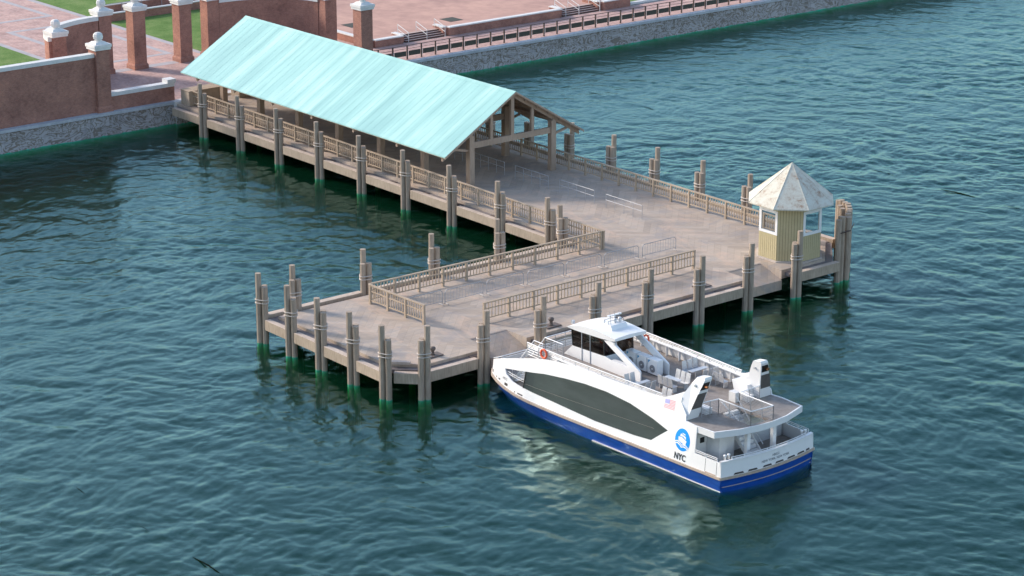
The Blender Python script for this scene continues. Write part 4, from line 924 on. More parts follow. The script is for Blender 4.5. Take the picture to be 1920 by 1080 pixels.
def shell(s_):
    m = MB(); n = 240
    xs = sorted(set([-0.2 + 27.2 * k / n for k in range(n + 1)] + [p[0] for p in TOP] + [p[0] for p in WT] + [p[0] for p in WB]))
    xs = [x for x in xs if x <= 27.02]
    def iv(u):
        t = lerp(TOP, u)
        if 3.1 <= u <= 21.35: return [(zb(u), min(lerp(WB, u), t)), (lerp(WT, u), t)]
        return [(zb(u), (zb(u) + t) / 2), ((zb(u) + t) / 2, t)]
    def col(u, z): return (u, s_ * half(u, z), z)
    for a, b in zip(xs, xs[1:]):
        ia, ib = iv(a), iv(b)
        for (a0, a1), (b0, b1) in zip(ia, ib):
            for q in range(3):
                f0, f1 = q / 3, (q + 1) / 3
                m.add([col(a, a0 + (a1 - a0) * f0), col(b, b0 + (b1 - b0) * f0), col(b, b0 + (b1 - b0) * f1), col(a, a0 + (a1 - a0) * f1)], [(0, 1, 2, 3)])
    import bmesh
    o = m.build('side_shell', 'white', fe)
    bm = bmesh.new(); bm.from_mesh(o.data); bmesh.ops.remove_doubles(bm, verts=bm.verts, dist=0.0005); bmesh.ops.recalc_face_normals(bm, faces=bm.faces); bm.to_mesh(o.data); bm.free()
    sm = o.modifiers.new('thickness', 'SOLIDIFY'); sm.thickness = 0.09; sm.offset = 1.0 if s_ < 0 else 1.0
    # choose thickness inwards
    cen = sum((p.normal.y * s_ for p in o.data.polygons)) 
    sm.offset = -1.0 if cen > 0 else 1.0
    # side window band
    w_ = MB(); xs2 = [x for x in xs if 5.85 <= x <= 21.35]
    for a, b in zip(xs2, xs2[1:]):
        def cc(u, z): return (u, s_ * (half(u, z) - 0.03), z)
        a0, a1, b0, b1 = lerp(WB, a), lerp(WT, a), lerp(WB, b), lerp(WT, b)
        for q in range(3):
            f0, f1 = q / 3, (q + 1) / 3
            w_.add([cc(a, a0 + (a1 - a0) * f0), cc(b, b0 + (b1 - b0) * f0), cc(b, b0 + (b1 - b0) * f1), cc(a, a0 + (a1 - a0) * f1)], [(0, 1, 2, 3)])
    wo = w_.build('side_window', 'sideglass', fe)
    m = MB()
    for du, off in ((0, 0.36),):
        pts = [(u, s_ * (half(u, z) - 0.01), z) for u in [6 + 0.7 * k for k in range(21)] for z in [lerp(WB, 6 + 0) + off + 0.035 * (u - 6)] if z < lerp(WT, u)]
        m.tube(pts, 0.006, 4)
    m.build('glazing_bar', 'boatdeck', wo)
    fr = MB(); fr.bar((5.85, s_ * (half(5.85, 1.9) - 0.02), 1.9), (5.88, s_ * (half(5.9, 3.18) - 0.02), 3.18), 0.06, 0.06); fr.build('window_frame', 'black', wo)
    return o
shell(-1); shell(1)
# slots low on the bow and hinge marks
def hullpatch(name, mat, poly, out=0.012, s_=-1, parent=None):
    """poly in (u,z) on the side shell"""
    tri = tessellate_polygon([[Vector((a, b, 0)) for a, b in poly]])
    vs = [(a, s_ * (half(a, b) + out), b) for a, b in poly]
    vs2 = [(a, s_ * (half(a, b) - 0.02), b) for a, b in poly]; n = len(vs)
    return MB().add(vs + vs2, [tuple(t) for t in tri] + [(i, (i + 1) % n, n + (i + 1) % n, n + i) for i in range(n)]).build(name, mat, parent or fe)
for (a, b, z, h) in ((0.75, 1.05, 1.62, 0.22), (1.75, 2.5, 1.5, 0.12), (3.3, 3.75, 1.4, 0.2), (4.8, 5.9, 1.28, 0.1)):
    hullpatch('scupper', 'scupper', [(a, z), (b, z), (b, z + h), (a, z + h)])
# lettering and emblem
def text_mesh(body, size):
    cu = bpy.data.curves.new('t', 'FONT'); cu.body = body; cu.size = size; cu.resolution_u = 3; ob = bpy.data.objects.new('t', cu); COL.objects.link(ob)
    dg = bpy.context.evaluated_depsgraph_get(); me = bpy.data.meshes.new_from_object(ob.evaluated_get(dg)); v = [tuple(x.co) for x in me.vertices]; f = [tuple(p.vertices) for p in me.polygons]
    bpy.data.objects.remove(ob); return v, f
def side_text(body, size, u0, z0, mat, name, sx=1.0, bold=0.0):
    v, f = text_mesh(body, size); m = MB()
    for k, (du, dz) in enumerate(((0, 0), (bold, 0), (0, bold), (bold, bold)) if bold else ((0, 0),)):
        m.add([(u0 + x * sx + du, -(half(u0 + x * sx, z0 + y) + 0.014 + 0.002 * k), z0 + y + dz) for x, y, _ in v], f)
    return m.build(name, mat, fe)
side_text('NYC', 0.64, 22.35, 1.32, 'ink', 'lettering', 0.88, 0.035)
side_text('HB322', 0.26, 2.9, 1.8, 'ink2', 'bow_number')
def ell(cx, cz, rx, rz, n=36): return [(cx + rx * math.cos(2 * math.pi * k / n), cz + rz * math.sin(2 * math.pi * k / n)) for k in range(n)]
ECX, ECZ, ERX, ERZ = 23.0, 2.8, 0.8, 0.80
em = hullpatch('ship_emblem', 'logo', ell(ECX, ECZ, ERX, ERZ), 0.012)
def ep(pts, name='emblem_shape'): hullpatch(name, 'white', [(ECX + a * ERX, ECZ + b * ERZ) for a, b in pts], 0.02, -1, em)
ep([(-0.10, 0.62), (-0.10, 0.54), (0.30, 0.48), (0.30, 0.56)]); ep([(-0.34, 0.42), (-0.30, 0.50), (0.40, 0.36), (0.42, 0.12), (0.05, 0.30), (-0.38, 0.24)])
ep([(-0.58, 0.16), (-0.1, 0.22), (0.55, 0.0), (0.42, -0.38), (-0.05, -0.30), (-0.5, -0.16)])
def wave(z, t):
    up = [(-0.93, z - 0.02), (-0.6, z + 0.10), (-0.3, z + 0.0), (-0.05, z - 0.16), (0.2, z - 0.06), (0.55, z - 0.08), (0.86, z - 0.26)]
    return up + [(a, b - t) for a, b in up[::-1]]
ep(wave(-0.28, 0.10)); ep(wave(-0.46, 0.10))
# flag
fl = hullpatch('flag', 'flagblue', [(20.65, 4.82), (21.1, 4.86), (21.08, 5.16), (20.65, 5.1)], 0.014)
for k in range(7):
    z = 5.1 - 0.1 * k; a = 21.12 if k < 4 else 20.62
    hullpatch('stripe', 'flagred', [(a, z), (21.65, z + 0.03), (21.65, z + 0.075), (a, z + 0.045)], 0.014, -1, fl)
# transom lettering and scuppers
def transom_text(body, size, vc, z0):
    v, f = text_mesh(body, size); xs = [q[0] for q in v]; mid = (min(xs) + max(xs)) / 2
    MB().add([(tbulge(vc + x - mid) + 0.02 - 0.068 * (z0 + y - 1.2), vc + x - mid, z0 + y) for x, y, _ in v], f).build('transom_lettering', 'ink2', fe)
transom_text('HB322', 0.25, 0.3, 1.86); transom_text('NEW YORK, NEW YORK', 0.25, 0.3, 1.58)
for v in (-3.1, -1.9, -0.55, 0.65, 1.9, 3.0, 3.85):
    w_ = 0.9 if abs(v) < 3.5 else 0.5; m = MB(); n = 6
    pts = [(v + (k / n - 0.5) * w_ * (1 if z < 1.3 else 0.75), z) for k in range(n + 1) for z in (1.24,)] + [(v + (0.5 - k / n) * w_ * 0.75, 1.37) for k in range(n + 1)]
    tri = tessellate_polygon([[Vector((a, b, 0)) for a, b in pts]])
    m.add([(tbulge(a) + 0.016 - 0.068 * (b - 1.2), a, b) for a, b in pts], [tuple(t) for t in tri]); m.build('scupper', 'scupper', fe)
# decks
m = MB(); m.prism([(-0.1, -2.4), (0.4, -3.2), (1.5, -3.9), (3.2, -4.5), (5, -4.8), (24, -4.5), (26.9, -4.4), (27.3, -2), (27.4, 0), (27.3, 2), (26.9, 4.4), (24, 4.5), (5, 4.8), (3.2, 4.5), (1.5, 3.9), (0.4, 3.2), (-0.1, 2.4)], 1.1, 1.3); m.build('main_deck', 'boatdeck', fe)
UD = 4.15
def udeck_half(u): return half(u, UD) - 0.09
def upper_outline(inset=0.0, aft=True):
    p = []
    ul = [5.45, 6, 7, 8.5, 10, 12, 14, 16.5, 19, 21.5, 24]
    for u in ul: p.append((u, -(udeck_half(u) - inset)))
    tail = [(25.85 - inset * 0.4, -4.2 + inset), (26.55 - inset, -2.4), (26.8 - inset, -0.8), (26.85 - inset, 0.5), (26.7 - inset, 2.0), (26.0 - inset * 0.4, 4.2 - inset)]
    return p, tail
p, tail = upper_outline(0.0)
ST0, ST1, SV0, SV1 = 23.4, 26.45, -1.3, 0.55     # stair opening
# upper deck in pieces round the stair well
lft = p + [(24.0, -4.3), tail[0], tail[1], (26.74, SV0), (ST0, SV0), (5.45, SV0)]
m = MB(); m.prism(lft, UD - 0.2, UD); m.prism([(5.45, SV0 + .002), (ST0, SV0 + .002), (ST0, SV1 - .002), (5.45, SV1 - .002)], UD - 0.2, UD)
rgt = [(5.45, SV1), (ST0, SV1), (26.84, SV1), tail[4], tail[5], (24.0, 4.3)] + [(u, -v) for u, v in p[::-1]]
m.prism(rgt, UD - 0.2, UD); m.prism([(ST1, SV0 + .002), (26.74, SV0 + .002), (26.8, -0.8), (26.84, SV1 - .002), (ST1, SV1 - .002)], UD - 0.2, UD)
m.build('upper_deck', 'boatdeck', fe)
# fascia round the aft end of the upper deck
def fascia():
    pts = [(22.2, -(half(22.2, UD) - 0.0)), (24.0, -(half(24, UD) + 0.0)), (25.95, -4.27), (26.65, -2.4), (26.92, -0.8), (26.97, 0.5), (26.8, 2.0), (26.1, 4.27), (24.0, half(24, UD)), (22.2, half(22.2, UD))]
    m = MB(); vs = []; fs = []
    for i, (x, y) in enumerate(pts):
        k = 0.10; nx, ny = (x - 24) , y; 
        ix = x - (0.1 if 2 <= i <= 7 else 0); iy = y * (1 - 0.1 / 4.1) if i in (0, 1, 2, 7, 8, 9) else y
        vs += [(x, y, UD - 0.42), (x, y, UD + 0.045), (ix, iy, UD + 0.045), (ix, iy, UD - 0.42)]
    n = len(pts) - 1
    for k in range(n):
        a = 4 * k; b = a + 4
        for j in range(4): fs.append((a + j, a + (j + 1) % 4, b + (j + 1) % 4, b + j))
    fs += [(0, 1, 2, 3), tuple(4 * n + j for j in (3, 2, 1, 0))]
    m.add(vs, fs).build('deck_fascia', 'white', fe)
    MB().prism([(22.2, -3.9), (24, -3.95), (25.8, -3.85), (26.5, -2.3), (26.7, 0.4), (26.5, 2), (25.9, 3.85), (24, 3.95), (22.2, 3.9), (22.2, 1.2), (26.2, 1.2), (26.2, -1.3), (22.2, -1.3)], UD - 0.3, UD - 0.21).build('deck_underside', 'white2', fe)
fascia()
# aft bulkhead with doors
bk = MB().box(23.9, 24.0, -4.4, 4.4, 1.301, UD - 0.31).build('aft_bulkhead', 'white2', fe)
for v in (-3.6, 3.6):
    d_ = MB().box(24.002, 24.05, v - 0.45, v + 0.45, 1.4, 3.4).build('door', 'white2', bk, bevel=0.01)
    MB().box(24.051, 24.08, v - 0.2, v + 0.2, 2.7, 3.1).build('door_window', 'black', d_)
MB().box(24.01, 25.0, -2.35, -1.35, 1.301, UD - 0.31).build('equipment_locker', 'white2', fe, bevel=0.02)
MB().box(24.0, 25.3, -3.1, -2.4, 1.301, UD - 0.31).build('equipment_locker', 'white2', fe, bevel=0.02)
for v in (-1.3, 1.25): MB().box(26.1, 26.38, v - 0.16, v + 0.16, 1.301, UD - 0.31).build('deck_pillar', 'white', fe)
# stairs from the stern up to the upper deck
stp = MB(); ns = 10
for k in range(ns):
    u = 26.2 - 0.27 * k; z = 1.3 + (UD - 1.3) * (k + 1) / ns
    stp.box(u - 0.27, u, SV0 + 0.25, SV1 - 0.35, z - 0.25, z)
stp.build('stern_stairs', 'white2', fe)
for v in (SV0 + 0.2, SV1 - 0.3):
    MB().tube([(26.25, v, 2.3), (23.4, v, UD + 1.0)], 0.03).build('stair_rail', 'silver', fe)
    MB().bar((26.3, v, 1.45), (23.5, v, UD - 0.1), 0.05, 0.28).build('stair_stringer', 'white2', fe)
m = MB().tube([(26.3, SV0 + 0.05, 1.3), (26.3, SV0 + 0.05, 2.3), (26.9, SV0 + 0.05, 2.1), (26.9, SV0 + 0.05, 1.3)], 0.025).build('stair_rail', 'silver', fe)
# stern bulwark rails, gates and bitts
def tube_on(pts, r_, name, mat='white', par=None): return MB().tube(pts, r_, 6).build(name, mat, par or fe)
vv = [-3.6 + 7.3 * k / 14 for k in range(15)]
for z in (2.42, 2.54): tube_on([(tbulge(v) - 0.14, v, z) for v in vv], 0.028, 'stern_rail')
for v in vv[::2]: MB().cyl((tbulge(v) - 0.14, v, 2.2), (tbulge(v) - 0.14, v, 2.54), 0.03).build('rail_stanchion', 'white', fe)
MB().add([(tbulge(v) - 0.26 + du, v, z) for v in [-4.5 + 9.0 * k / 14 for k in range(15)] for du, z in ((0, 2.31), (0.26, 2.31), (0.26, 2.36), (0, 2.36))],
         [(4 * k + j, 4 * k + (j + 1) % 4, 4 * k + 4 + (j + 1) % 4, 4 * k + 4 + j) for k in range(14) for j in range(4)]).build('bulwark_cap', 'white', fe)
for s_ in (-1, 1):
    for a, b in ((24.45, 25.4), (25.5, 26.55)):
        for z in (2.38, 2.5): tube_on([(a, s_ * (half(a, 2.2) - 0.04), z), (b, s_ * (half(b, 2.2) - 0.04), z)], 0.025, 'side_rail')
        for q in (a, b): MB().cyl((q, s_ * (half(q, 2.2) - 0.04), 2.2), (q, s_ * (half(q, 2.2) - 0.04), 2.5), 0.028).build('rail_stanchion', 'white', fe)
    g_ = hullpatch('gate_line', 'scupper', [(25.45, 1.25), (25.48, 1.25), (25.48, 2.2), (25.45, 2.2)], 0.006, s_); hullpatch('gate_line', 'scupper', [(26.55, 1.25), (26.58, 1.25), (26.58, 2.2), (26.55, 2.2)], 0.006, s_)
    hullpatch('gate_sill', 'beige', [(25.5, 1.2), (26.5, 1.2), (26.5, 1.27), (25.5, 1.27)], 0.02, s_)
    b_ = MB()
    for q in (0, 0.28): b_.lathe((26.75, s_ * 3.95 + (-s_) * q * 1.3, 2.3), [(0.08, 0), (0.07, 0.25), (0.13, 0.32), (0.1, 0.38), (0.02, 0.4)], 10)
    b_.build('mooring_bitt', 'white', fe, smooth=True)
# exhaust stacks
def so(z): return (half(22, z) + 0.004) if z < 5.6 else half(22, 5.6) - 0.5 * (z - 5.6)
def stack(s_):
    prof = [(21.3, 4.16), (21.25, 5.5), (22.1, 5.66), (22.6, 6.7), (22.85, 7.12), (23.6, 7.26), (23.66, 7.08), (22.98, 4.16)]
    n = len(prof); vo = []; vi = []
    for u, z in prof:
        k = (z - 4.16) / 2.5; vo.append((u, s_ * so(z), z)); vi.append((u, s_ * (3.0 - 0.5 * k), z))
    tri = tessellate_polygon([[Vector((a, b, 0)) for a, b in prof]])
    st = MB().add(vo + vi, [tuple(t) for t in tri] + [tuple(i + n for i in t) for t in tri] + [(i, (i + 1) % n, n + (i + 1) % n, n + i) for i in range(n)]).build('exhaust_stack', 'white', fe)
    def aft(z0, z1, a, b, t0, t1, nm, mat):
        vs = []
        for z in (z0, z1):
            k = (z - 4.16) / 2.5; o_ = so(z) - 0.03; i_ = 3.0 - 0.5 * k; u = 22.98 + 0.233 * (z - 4.16)
            ya = s_ * (i_ + (o_ - i_) * a); yb = s_ * (i_ + (o_ - i_) * b)
            vs += [(u + t0, ya, z), (u + t0, yb, z), (u + t1, yb, z), (u + t1, ya, z)]
        MB().add(vs, [(0, 3, 2, 1), (4, 5, 6, 7), (0, 1, 5, 4), (1, 2, 6, 5), (2, 3, 7, 6), (3, 0, 4, 7)]).build(nm, mat, st)
    aft(4.95, 6.1, 0.08, 0.94, 0.0, 0.02, 'louvre', 'louvre'); aft(6.35, 6.9, 0.12, 0.92, 0.0, 0.021, 'exhaust_recess', 'black')
    yc = s_ * 3.0; MB().cyl((23.4, yc, 6.62), (23.85, yc, 6.62), 0.12, 0.11, 12).build('exhaust_pipe', 'copper', st, smooth=False)
    # small lamp on the side
    MB().cyl((23.0, s_ * 2.8 if s_ > 0 else s_ * (so(6.6) - 0.1), 6.6), (23.0, s_ * 2.4 if s_ > 0 else s_ * (so(6.6) + 0.08), 6.6), 0.09).build('side_lamp', 'silver', st)
stack(-1); stack(1)
# lockers in front of the stacks
for s_ in (-1, 1):
    prof = [(21.0, 4.16), (20.7, 5.1), (21.32, 5.1), (21.32, 4.16)] if s_ < 0 else [(21.0, 4.16), (20.7, 5.1), (22.3, 5.1), (22.5, 4.16)]
    y0, y1 = s_ * (half(21, 4.6) - 0.35), s_ * 2.45
    MB().xprism(prof, y0, y1).build('deck_locker', 'white', fe, bevel=0.02)
    MB().box(21.9, 23.1, s_ * 2.05 - 0.3, s_ * 2.05 + 0.3, 4.16, 4.62).build('deck_bench', 'white', fe, bevel=0.02)
# rails along the sides of the upper deck
def rail_h(u): return half(u, 5.0) - 0.12
for s_ in (-1, 1):
    ur = [5.5 + 0.7 * k for k in range(22)]
    ur = [u for u in ur if u < 20.8]
    tube_on([(u, s_ * rail_h(u), 5.32) for u in ur], 0.045, 'deck_rail')
    for z in (5.2, 5.1, 4.99): tube_on([(u, s_ * rail_h(u), z) for u in ur if lerp(TOP, u) < z + 0.12], 0.02, 'deck_rail', 'silver')
    for z in (4.4, 4.6, 4.8): tube_on([(u, s_ * rail_h(u), z) for u in ur if u < 9.5], 0.02, 'deck_rail', 'silver')
    for u in ur[::2]: MB().cyl((u, s_ * rail_h(u), UD), (u, s_ * rail_h(u), 5.32), 0.03).build('rail_stanchion', 'silver', fe)
    # inner bulwark frames
    for u in [9 + 1.45 * k for k in range(8)]:
        MB().xprism([(u, UD + .002), (u + 0.05, UD + .002), (u + 0.05, 4.9), (u, 4.9)], s_ * (half(u, 4.9) - 0.1), s_ * (half(u, 4.9) - 0.32)).build('bulwark_frame', 'white', fe)
    m = MB(); uu = [8.5 + 0.6 * k for k in range(21)]
    vs = []; fs = []
    for u in uu: vs += [(u, s_ * (half(u, 4.95) - 0.05), 4.93), (u, s_ * (half(u, 4.95) - 0.05), 4.99), (u, s_ * (half(u, 4.95) - 0.3), 4.97), (u, s_ * (half(u, 4.95) - 0.3), 4.91)]
    for k in range(len(uu) - 1):
        a = 4 * k; b = a + 4
        for j in range(4): fs.append((a + j, a + (j + 1) % 4, b + (j + 1) % 4, b + j))
    m.add(vs, fs).build('bulwark_cap', 'white', fe)
# rails across the front of the upper deck and round the bow stair
def panel_rail(a, b, z0, z1, nm='guard_rail', nr=5, np_=3, mat='silver', tm='white'):
    a = Vector(a); b = Vector(b); m = MB()
    m.tube([(a.x, a.y, z1), (b.x, b.y, z1)], 0.04, 6); m.build(nm, tm, fe)
    m = MB()
    for k in range(nr):
        z = z0 + 0.12 + (z1 - z0 - 0.12) * k / nr; m.tube([(a.x, a.y, z), (b.x, b.y, z)], 0.016, 5)
    for k in range(np_ + 1):
        q = a.lerp(b, k / np_); m.cyl((q.x, q.y, z0), (q.x, q.y, z1), 0.03, 0.03, 6)
    m.build('rail_infill', 'railgrey', fe)
for s_ in (-1, 1):
    panel_rail((5.5, s_ * 2.5), (7.6, s_ * 2.5), UD, 5.32, np_=3); panel_rail((5.5, s_ * 3.6), (6.6, s_ * 3.6), UD, 5.32, np_=1)
    m = MB()
    for k in range(10): m.box(3.0 + 0.26 * k, 3.32 + 0.26 * k, s_ * 3.05 - 0.5, s_ * 3.05 + 0.5, 1.36 + 0.285 * k, 1.42 + 0.285 * k)
    m.build('bow_stairs', 'white2', fe)
    for v in (2.5, 3.6):
        tube_on([(2.9, s_ * v, 2.3), (5.5, s_ * v, 5.32)], 0.04, 'stair_rail'); tube_on([(2.9, s_ * v, 2.3), (2.9, s_ * v, 1.3)], 0.03, 'stair_rail')
        MB().bar((3.0, s_ * v, 1.45), (5.6, s_ * v, 4.1), 0.05, 0.25).build('stair_stringer', 'white2', fe)
        for dz in (0.35, 0.7): tube_on([(2.9, s_ * v, 2.3 - dz), (5.5, s_ * v, 5.2 - dz)], 0.02, 'stair_rail', 'silver')
panel_rail((5.5, -2.5), (5.5, 2.5), UD, 5.32, np_=5)
MB().box(5.45, 5.55, -4.5, 4.5, 1.301, UD - 0.201).build('forward_bulkhead', 'white2', fe)
for s_ in (-1, 1):
    for z in (2.25, 2.4): tube_on([(u, s_ * (half(u, z) - 0.2), z) for u in (3.2, 3.8, 4.6, 5.3, 5.8)], 0.022, 'bow_side_rail')
tube_on([(-0.15, -2.6, 2.2), (-0.15, 2.6, 2.2)], 0.045, 'bow_top_rail')
for s_ in (-1, 1): tube_on([(-0.15, s_ * 2.5, 2.15), (0.6, s_ * 3.6, 2.6), (2.2, s_ * 4.0, 3.25)], 0.03, 'bow_side_rail')
MB().box(1.2, 2.4, -0.6, 0.6, 1.301, 1.8).build('deck_hatch', 'white2', fe, bevel=0.03)
# wheelhouse
wv = 1.45
VC = -0.1
HEX = [(0, 1, 2, 3), (7, 6, 5, 4), (0, 4, 5, 1), (1, 5, 6, 2), (2, 6, 7, 3), (3, 7, 4, 0)]
for s_ in (-1, 1):
    prof = [(6.6, UD + .001), (7.58, 5.06), (8.2, 5.1), (11.25, 5.18), (12.4, 5.12), (13.7, 5.2), (15.25, 5.27), (15.25, 4.66), (14.3, UD + .001)]
    prof = [(6.6, UD + .001), (7.58, 5.06), (11.25, 5.18), (11.9, 5.05), (13.6, 5.05), (14.6, 5.35), (15.25, 5.0), (15.25, UD + .001)]
    MB().xprism(prof, VC + s_ * wv, VC + s_ * (wv - 0.1)).build('wheelhouse_wall', 'white', fe, bevel=0.01)
    vo_, vi_ = VC + s_ * (wv + 0.03), VC + s_ * (wv - 0.14)
    MB().add([(11.2, vo_, 6.4), (11.95, vo_, 6.6), (15.2, vo_, 5.05), (14.0, vo_, 5.06), (11.2, vi_, 6.4), (11.95, vi_, 6.6), (15.2, vi_, 5.05), (14.0, vi_, 5.06)], HEX).build('roof_strut', 'white', fe)
    MB().box(11.9, 13.6, VC + s_ * (wv - 0.11), VC + s_ * (wv - 0.5), UD + .002, 5.04).build('side_locker', 'white', fe, bevel=0.02)
    a_, b_ = VC + s_ * (wv - .02), VC + s_ * (wv - .05)
    wn = MB().add([(7.6, a_, 5.07), (11.2, a_, 5.19), (11.1, a_, 6.45), (7.45, a_, 6.3), (7.6, b_, 5.07), (11.2, b_, 5.19), (11.1, b_, 6.45), (7.45, b_, 6.3)], HEX).build('wheelhouse_window', 'smoke', fe)
    m = MB(); m.bar((7.6, a_, 5.07), (7.45, a_, 6.35), 0.07, 0.07); m.bar((11.2, a_, 5.19), (11.1, a_, 6.45), 0.08, 0.08); m.bar((7.6, a_, 5.08), (11.2, a_, 5.2), 0.06, 0.05); m.build('window_frame', 'black', wn)
    for u in (8.7, 9.66): MB().cyl((u, VC + s_ * (wv + 0.02), UD), (u - 0.05, VC + s_ * (wv + 0.02), 6.4), 0.035, 0.035, 6).build('door_bar', 'silver', fe)
MB().add([(6.6, VC - wv + .1, UD + .001), (6.6, VC + wv - .1, UD + .001), (7.58, VC + wv - .1, 5.06), (7.58, VC - wv + .1, 5.06), (6.7, VC - wv + .1, UD + .001), (6.7, VC + wv - .1, UD + .001), (7.68, VC + wv - .1, 5.04), (7.68, VC - wv + .1, 5.04)], HEX).build('wheelhouse_wall', 'white', fe)
MB().box(11.15, 11.25, VC - wv + .1, VC + wv - .1, UD + .001, 5.15).build('wheelhouse_wall', 'white', fe)
for (ub, ut, z0, z1) in ((7.58, 7.42, 5.07, 6.35), (11.2, 11.1, 5.16, 6.45)):
    wn = MB().add([(ub, VC - wv + .06, z0), (ub, VC + wv - .06, z0), (ut, VC + wv - .06, z1), (ut, VC - wv + .06, z1), (ub + .03, VC - wv + .06, z0), (ub + .03, VC + wv - .06, z0), (ut + .03, VC + wv - .06, z1), (ut + .03, VC - wv + .06, z1)], HEX).build('wheelhouse_window', 'smoke', fe)
    m = MB().bar((ub + .02, VC - wv + .06, z0 + .02), (ub + .02, VC + wv - .06, z0 + .02), 0.06, 0.06); m.bar((ub + .02, VC, z0), (ut + .02, VC, z1), 0.05, 0.05); m.build('window_frame', 'black', wn)
MB().box(7.75, 8.5, VC - 1.1, VC + 1.1, UD + .002, 5.0).build('helm_console', 'boatdeck', fe)
MB().box(9.3, 9.8, VC - 0.3, VC + 0.3, UD + .002, 5.6).build('helm_seat', 'copper', fe, bevel=0.04)
# curved roof
def whroof():
    prof = [(7.0, 6.5), (7.5, 6.72), (8.2, 6.92), (9.0, 7.05), (10.0, 7.1), (11.0, 7.06), (12.5, 6.95)]
    m = MB(); vs = []; fs = []; nv = 8
    for u, z in prof:
        for k in range(nv + 1):
            t = -1 + 2 * k / nv; vs.append((u, VC + t * (wv + 0.12), z - 0.10 * t * t))
    for i in range(len(prof) - 1):
        for k in range(nv): fs.append((i * (nv + 1) + k, (i + 1) * (nv + 1) + k, (i + 1) * (nv + 1) + k + 1, i * (nv + 1) + k + 1))
    nb = len(vs)
    for u, z in prof:
        for t in (-1, 1): vs.append((u, VC + t * (wv + 0.08), lerp([(7.0, 6.38), (8.0, 6.36), (10, 6.45), (11.2, 6.5), (12.5, 6.66)], u)))
    for i in range(len(prof) - 1):
        a = nb + 2 * i; b = nb + 2 * i + 2; fs.append((a, b, b + 1, a + 1))
        fs.append((i * (nv + 1), a, b, (i + 1) * (nv + 1))); fs.append((i * (nv + 1) + nv, (i + 1) * (nv + 1) + nv, b + 1, a + 1))
    L = len(prof) - 1
    fs.append(tuple([k for k in range(nv + 1)] + [nb + 1, nb])); fs.append(tuple([L * (nv + 1) + k for k in range(nv + 1)] + [nb + 2 * L + 1, nb + 2 * L]))
    return m.add(vs, fs).build('wheelhouse_roof', 'white', fe)
wr = whroof()
m = MB().add([(9.9, VC - 0.75, 7.03), (11.3, VC - 0.8, 7.0), (11.3, VC + 0.85, 7.0), (9.9, VC + 0.8, 7.03), (10.2, VC - 0.65, 7.36), (11.1, VC - 0.72, 7.36), (11.1, VC + 0.78, 7.36), (10.2, VC + 0.7, 7.36)],
             [(0, 3, 2, 1), (4, 5, 6, 7), (0, 1, 5, 4), (1, 2, 6, 5), (2, 3, 7, 6), (3, 0, 4, 7)]); m.build('mast_base', 'white', wr)
m = MB(); m.tube([(10.9, VC - 0.75, 7.36), (10.8, VC - 0.75, 7.62), (10.8, VC + 0.75, 7.62), (10.9, VC + 0.75, 7.36)], 0.022); m.tube([(10.3, VC - 0.7, 7.36), (10.3, VC - 0.7, 7.62), (10.3, VC + 0.7, 7.62), (10.3, VC + 0.7, 7.36)], 0.022)
for v in (-0.5, -0.05, 0.4): m.cyl((10.85, VC + v, 7.36), (10.7, VC + v, 8.3), 0.02, 0.014, 5)
m.build('mast_rails', 'steel', wr)
MB().box(9.95, 10.12, VC - 0.1, VC + 1.2, 7.66, 7.75).build('radar_scanner', 'white', wr); MB().cyl((10.03, VC + 0.55, 7.1), (10.03, VC + 0.55, 7.66), 0.09).build('radar_mast', 'white', wr)
for u, v, z in ((9.9, -0.35, 7.08), (10.6, 0.1, 7.36), (10.6, 0.6, 7.36)): MB().lathe((u, VC + v, z), [(0.1, 0), (0.15, 0.08), (0.16, 0.18), (0.12, 0.28), (0.03, 0.33)], 12).build('antenna_dome', 'white', wr, smooth=True)
for u, v, z in ((7.2, -1.1, 6.62), (9.0, 1.35, 7.0)): MB().box(u - 0.09, u + 0.09, VC + v - 0.12, VC + v + 0.12, z, z + 0.26).build('searchlight', 'silver', wr)
MB().box(12.3, 12.45, VC - 1.5, VC - 1.3, 6.35, 6.55).build('deck_lamp', 'silver', wr)
# air conditioning units
def ac(u):
    b = MB().box(u, u + 1.08, 0.35, 0.95, UD + 0.06, UD + 1.22).build('air_conditioner', 'white', fe, bevel=0.03)
    MB().box(u + 0.06, u + 1.02, 0.4, 0.9, UD + .002, UD + 0.059).build('feet', 'scupper', b)
    MB().torus((u + 0.56, 0.345, UD + 0.5), 0.27, 0.03, 'y', 20, 6).build('fan_ring', 'steel', b); MB().torus((u + 0.56, 0.345, UD + 0.5), 0.17, 0.03, 'y', 16, 6).build('fan_ring', 'steel', b)
    MB().cyl((u + 0.56, 0.352, UD + 0.5), (u + 0.56, 0.342, UD + 0.5), 0.29, 0.29, 20).build('fan_grille', 'boatdeck', b)
    MB().cyl((u + 0.56, 0.335, UD + 0.5), (u + 0.56, 0.31, UD + 0.5), 0.07, 0.07, 12).build('fan_hub', 'white', b)
    MB().add([(u + 0.1, 0.34, UD + 1.12), (u + 0.32, 0.34, UD + 1.12), (u + 0.1, 0.34, UD + 0.86)], [(0, 1, 2)]).build('blue_badge', 'fanblue', b)
for k in range(3): ac(11.5 + 1.2 * k)
